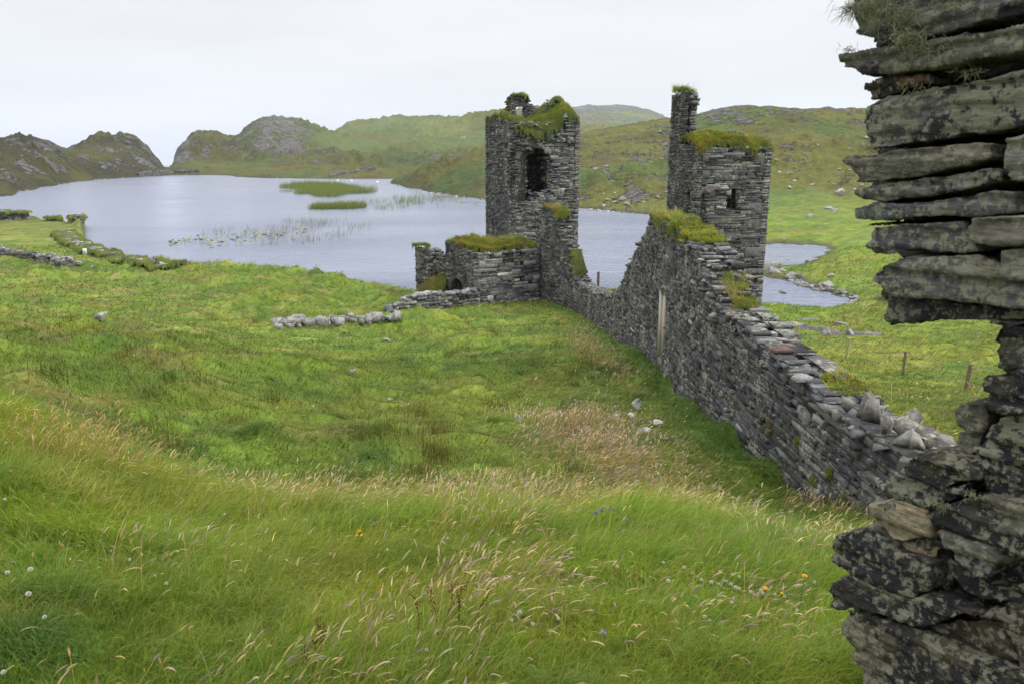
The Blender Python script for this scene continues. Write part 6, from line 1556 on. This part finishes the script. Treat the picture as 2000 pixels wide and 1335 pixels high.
wall_along('field_wall', 'broken grey stone field wall crossing the slope on the far left', [(-20, 492), (20, 500), (60, 507), (100, 516), (132, 520)], .55, .5, 60)
wall_along('turf_bank', 'long turf-covered stone bank curving beside the lake behind the small sign', [(112, 458), (118, 466), (135, 478), (160, 490), (185, 498), (210, 503)], .32, 1.3, 61, True, 'turf bank', True, .6)
wall_along('turf_bank', 'short lumpy turf bank at the water between the sign and the castle field', [(218, 509), (245, 513), (290, 517), (345, 522)], .3, 1.0, 62, True, 'turf bank', True, .6)
wall_along('ruined_hut', 'low ruined stone footing with a grassy top on the distant left shore', [(-20, 431), (15, 431), (40, 429), (58, 428)], 1.1, 1.6, 63, True, 'ruined hut', True, .7)
wall_along('shore_ruin', 'small ruined wall corner with turf at the tip of the little headland', [(112, 433), (128, 433), (145, 432)], .6, .9, 64, True, 'stone wall', True, .7)
wall_along('causeway', 'long low stone embankment closing the far end of the lake', [(272, 345), (300, 343), (340, 340), (386, 339)], 1.3, 2.0, 65, True, 'embankment')
wall_along('boundary_wall', 'grey field wall climbing away from the far shore', [(645, 346), (670, 340), (700, 335), (735, 331)], .8, .7, 66, True, 'stone wall')

# ------------------------------------------------------------------ sign, marker post, wire fence
def box(c, s):
    c, s = np.array(c, float), np.array(s, float) / 2
    v = np.array([(x, y, z) for z in (-1, 1) for x, y in ((-1, -1), (1, -1), (1, 1), (-1, 1))]) * s + c
    return v, np.array([(0, 3, 2, 1), (4, 5, 6, 7), (0, 1, 5, 4), (1, 2, 6, 5), (2, 3, 7, 6), (3, 0, 4, 7)])
def build_sign():
    p = ground(168, 505); g = empty('notice_sign', p, 'small white notice board on a grey post beside the turf bank', 'sign'); g.rotation_euler = (0, 0, R(-12))
    v, f = box((0, 0, .22), (.08, .08, .65)); mesh_np('post', v, f, M_WOOD, g)
    v, f = box((0, -.055, .62), (.38, .03, .5)); b = mesh_np('board', v, f, M_SIGN, g)
    ps = []
    for c, s in (((0, -.073, .72), (.05, .006, .05)), ((0, -.073, .655), (.075, .006, .075)), ((0, -.073, .56), (.13, .006, .018)), ((0, -.073, .52), (.16, .006, .018))): ps.append((*box(c, s), np.array((1, 1, 1))))
    obj_parts('printing', ps, M_BLACK, b)
build_sign()
def post_mesh(h, w, seed):
    r = np.random.default_rng(seed); n = 7; pts = [(r.normal(0, .004), r.normal(0, .004), -.25 + (h + .25) * i / (n - 1)) for i in range(n)]
    v, f = tube(pts, [w * .5 * r.uniform(.92, 1.06) for _ in range(n)], 8); k = len(v)
    v = np.concatenate([v, [np.array(pts[-1]) + (0, 0, .01)]])
    cap = np.array([(k - 8 + i, k - 8 + (i + 1) % 8, k) for i in range(8)])
    return [(v, f, np.array((1, 1, 1))), (v, cap, np.array((1, 1, 1)))]
def build_fence():
    spots = [(1555, 674), (1653, 700), (1764, 732), (1886, 764)]
    P = [ground(a, b) for a, b in spots]; P.append(P[-1] + (P[-1] - P[-2])); P.insert(0, P[0] + (P[0] - P[1]) * .9)
    for q in (P[0], P[-1]): q[2] = hz(q[0], q[1])
    g = empty('wire_fence', P[2], 'sagging wire fence on four rough timber posts crossing the field', 'fence', kind='thing'); off = np.array(g.location)
    H = [.95, .98, .92, .95, .92, .95]
    lean = [0, .02, .03, -.02, .05, 0]
    tops = []
    for i, p in enumerate(P):
        if 0 < i < 5:
            o = obj_parts('post', post_mesh(H[i], .13 if i != 3 else .11, i), M_POST, g); o.location = tuple(p - off); o.rotation_euler = (.02, lean[i], 0)
            if i in (1, 2): o.data.materials[0] = M_POST2
        tops.append(p)
    for hgt in (.30, .60, .86):
        pts = []
        for a, b in zip(tops[:-1], tops[1:]):
            for t in np.linspace(0, 1, 9)[:-1]: q = a + (b - a) * t; pts.append((q[0], q[1] - .07, q[2] + hgt - .05 * 4 * t * (1 - t)))
        v, f = tube(pts, .006, 4); mesh_np('wire', v - off, f, M_WIRE, g)
M_POST2 = mat_plain('lichened_timber', (.34, .30, .16), .9, .1, 8, .3, .5, (4, 4, .5))
build_fence()
p = np.array((4.75 / 44.5 * 43.6 , 43.6, hz(4.75, 43.6))); p[0] = kpix(1168, 575) * 43.6
o = obj_parts('marker_post', post_mesh(3.6 - p[2] - .2 + .05, .16, 9), M_POST); o.location = (p[0] + .5, 46.5, p[2]); o.location[0] = kpix(1168, 570) * 46.5; tag(o, 'single timber post showing above the broken low part of the curtain wall', 'post')

# ------------------------------------------------------------------ stones in and about the shallow inlet and along the shores
def proto_rocks(n, seed, col=(.22, .215, .205)):
    out = []
    for i in range(n):
        r = np.random.default_rng(seed + i); v, f = boulder(r, (1, .8, .55), 3, 12, .1)
        me = mesh_np('t', v, f, M_ROCK, cols=np.broadcast_to(np.array(col) * r.uniform(.8, 1.2), v.shape)); out.append(me.data); bpy.data.objects.remove(me)
    return out
PALE = proto_rocks(6, 2000, (.27, .265, .25)); DARKR = proto_rocks(4, 2100, (.085, .08, .075))
def lay(name, data, p, s, r, label, cat, group, zs=1.0):
    o = bpy.data.objects.new(name, data); COL.objects.link(o); o.location = p; o.scale = (s, s, s * zs); o.rotation_euler = (r.normal(0, .12), r.normal(0, .12), r.uniform(0, 6.28))
    tag(o, label, cat, group); return o
def build_inlet_stones():
    r = np.random.default_rng(17)
    for px, py, w, dk, lab in ((1529, 572, 17, 1, 'dark domed rock standing alone in the middle of the inlet'), (1575, 605, 12, 1, 'low dark rock in the inlet close to the near bank'), (1645, 606, 12, 1, 'dark rock at the grassy tip of the inlet'), (1641, 614, 13, 0, 'flat pale rock at the near corner of the inlet'), (1531, 473, 6, 0, 'blocky pale rock on the far bank of the inlet'), (1539, 508, 9, 0, 'wide pale rock in the shallows beyond the stone spit'), (1576, 512, 6, 0, 'small rock at the end of the shallows'), (1596, 511, 5, 0, 'rounded pale rock on the mud beyond the spit'), (1616, 498, 5, 0, 'pointed grey rock on the wet mud'), (1521, 517, 8, 0, 'white boulder on the stone spit, at the tower end'), (1622, 541, 12, 0, 'grey lump of rock in the grass behind the spit'), (1676, 478, 5, 0, 'lone white rock on the green flat beyond the inlet')):
        q = on_level(px, py); z = max(hz(q[0], q[1]), -.08); q = ground(px, py) if z > .3 else q; s = w * q[1] / F
        lay('rock', (DARKR if dk else PALE)[int(r.integers(4))], (q[0], q[1], z + .1 * s), s, r, lab, 'rock', None, 1.0)
    n = 0
    spit = [(1500, 533), (1512, 540), (1530, 545), (1545, 552), (1560, 557), (1580, 562), (1600, 566), (1620, 570), (1640, 577), (1660, 583), (1672, 592), (1668, 600), (1650, 608), (1620, 612), (1585, 606)]
    for k in range(150):
        i = int(r.integers(len(spit) - 1)); t = r.random(); px = spit[i][0] + (spit[i + 1][0] - spit[i][0]) * t + r.normal(0, 2); py = spit[i][1] + (spit[i + 1][1] - spit[i][1]) * t + r.normal(-2, 3.0 if px < 1570 else 1.5)
        q = on_level(px, py); z = max(hz(q[0], q[1]), -.02); s = r.lognormal(-1.35, .45) * (1.3 if px < 1600 else .9)
        lay('shore_stone', (PALE if r.random() < .6 else DARKR)[int(r.integers(4))], (q[0], q[1], z + .05), s, r, 'grey stone packed in the edge of the spit and the inlet shore', 'rock', 'stones along the spit and the inlet shore')
    # along the foot of the grassy headland
    shore = [(762, 360), (790, 368), (820, 374), (860, 380), (900, 386), (945, 391), (1135, 409), (1160, 411), (1200, 414), (1260, 418)]
    for k in range(58):
        i = int(r.choice([0, 1, 2, 3, 4, 6, 7, 8])); t = r.random(); px = shore[i][0] + (shore[i + 1][0] - shore[i][0]) * t; py = shore[i][1] + (shore[i + 1][1] - shore[i][1]) * t
        q = on_level(px, py + r.normal(-.5, .6)); z = max(hz(q[0], q[1]), 0); s = r.lognormal(-.7, .4)
        lay('shoreline_rock', PALE[int(r.integers(6))], (q[0], q[1], z), s, r, 'pale rock at the waterline below the grassy headland', 'rock', 'rocks at the waterline below the headland', .7)
    # pale stones strewn over the hillside behind the towers
    for k in range(150):
        px = r.uniform(1140, 1700); py = r.uniform(240, 440)
        if fbm(np.array([px * .018]), np.array([py * .03]), 2, 9)[0] < -.02: continue
        q = ground(px, py); s = r.lognormal(-.62, .42)
        if q[1] < 95 or q[1] > 235: continue
        lay('hillside_rock', PALE[int(r.integers(6))], (q[0], q[1], q[2] + .05 * s), s, r, 'pale weathered rock scattered on the green hillside behind the towers', 'rock', 'pale rocks on the hillside behind the towers', 1.0)
    for k, (px, py, w) in enumerate(((1640, 380, 20), (1541, 341, 6), (1542, 368, 9), (1552, 355, 7), (1588, 362, 8), (1655, 350, 8), (1180, 403, 9), (1225, 400, 9), (1330, 365, 8), (880, 310, 0))):
        if not w: continue
        q = ground(px, py); s = w * q[1] / F
        lay('hillside_rock', PALE[k % 6], (q[0], q[1], q[2] + .15 * s), s, r, 'pale weathered rock scattered on the green hillside behind the towers', 'rock', 'pale rocks on the hillside behind the towers', 1.1)
build_inlet_stones()
for i, (px, py, w, h, lab) in enumerate(((1545, 640, 58, 13, 'flat white-lichened outcrop nearest the square tower, by the fence'), (1612, 655, 52, 17, 'broad dark outcrop between the two lichened fence posts'), (1660, 652, 34, 16, 'lichened outcrop slab sloping down beside the second fence post'), (1640, 634, 44, 8, 'low outcrop breaking the turf just above the inlet bank'))):
    p = ground(px, py); s = p[1] / F
    rock('outcrop', p, (w * s * .55, w * s * .3, h * s * .8), lab, 'rock outcrop', None, 60 + i, (.20, .185, .185), 4, 8, .42)

# ------------------------------------------------------------------ far cottage and the birds on the lake
def build_cottage():
    p = ground(905, 271); s = p[1] / F; w, d, h = 7.5 * s, 4.0 * s, 3.0 * s
    g = empty('cottage', p, 'tiny white cottage with a dark roof high on the far hillside', 'house'); g.rotation_euler = (0, 0, R(20))
    v, f = box((0, 0, h * .4), (w, d, h * 1.2)); b = [(v, f, np.array((1, 1, 1)))]
    for sx in (-1, 1):
        x = sx * (w / 2 - .02); tri = np.array([(x - sx * .3, -d / 2, h), (x - sx * .3, d / 2, h), (x - sx * .3, 0, h * 1.75), (x, -d / 2, h), (x, d / 2, h), (x, 0, h * 1.75)])
        b.append((tri, np.array([(0, 1, 2), (3, 5, 4)]), np.array((1, 1, 1))))
    obj_parts('wall', b, M_LIME, g)
    rf = np.array([(-w * .53, -d * .56, h * .95), (w * .53, -d * .56, h * .95), (w * .53, 0, h * 1.8), (-w * .53, 0, h * 1.8), (w * .53, d * .56, h * .95), (-w * .53, d * .56, h * .95)])
    rf = np.concatenate([rf, rf + (0, 0, h * .1)])
    F_ = np.array([(0, 1, 2, 3), (3, 2, 4, 5), (6, 9, 8, 7), (9, 11, 10, 8), (0, 6, 7, 1), (4, 10, 11, 5), (1, 7, 8, 2), (2, 8, 10, 4), (0, 3, 9, 6), (3, 5, 11, 9)])
    mesh_np('roof', rf, F_, M_ROOF, g)
    v, f = box((0, -d / 2 - .02, h * .45), (w * .1, .06, h * .75)); mesh_np('door', v, f, M_ROOF, g)
    for x in (-.3, .3): v, f = box((x * w, -d / 2 - .02, h * .6), (w * .1, .06, h * .3)); mesh_np('window', v, f, M_ROOF, g)
build_cottage()
def build_birds():
    v0, f0 = icos(3)
    body = v0 * (.52, .24, .24); body[:, 2] += .12; t = np.clip((-v0[:, 0] - .4) / .6, 0, 1); body[:, 2] += .16 * t; body[:, 1] *= 1 - .5 * t
    neck = tube([(.36, 0, .16), (.52, 0, .26), (.56, 0, .45), (.50, 0, .66), (.56, 0, .80), (.66, 0, .80), (.74, 0, .77)], [.12, .09, .065, .055, .065, .06, .03], 8)
    me = None
    for i, (px, py, lab) in enumerate(((659, 353.2, 'white bird swimming near the foot of the far boundary wall'), (687, 353.6, 'white bird swimming alone in the open water off the far shore'), (737, 356, 'white bird swimming close to the tip of the headland'))):
        p = on_level(px, py)
        if me is None: o = obj_parts('white_bird', [(body, f0, np.array((1, 1, 1))), (*neck, np.array((1, 1, 1)))], M_FEATHER, smooth=True); me = o.data
        else: o = bpy.data.objects.new('white_bird', me); COL.objects.link(o)
        o.location = (p[0], p[1], -.02); o.rotation_euler = (0, 0, (.3, 2.8, .1)[i]); o.scale = (.85,) * 3; tag(o, lab, 'bird', 'white birds on the lake')
build_birds()

# ------------------------------------------------------------------ damp sea air
def build_haze():
    v, f = box((0, 1640, 40), (8000, 4000, 264))
    m = bpy.data.materials.new('sea_haze'); m.use_nodes = True; t = m.node_tree; t.nodes.clear()
    o_ = t.nodes.new('ShaderNodeOutputMaterial'); p_ = t.nodes.new('ShaderNodeVolumePrincipled')
    p_.inputs['Color'].default_value = (.86, .92, 1.0, 1); p_.inputs['Density'].default_value = .0001; p_.inputs['Anisotropy'].default_value = 0.0
    t.links.new(p_.outputs[0], o_.inputs['Volume'])
    o = mesh_np('haze', v, f, m); o['kind'] = 'stuff'; o['label'] = 'thin pale sea haze over the far hills'; o['category'] = 'haze'
build_haze()
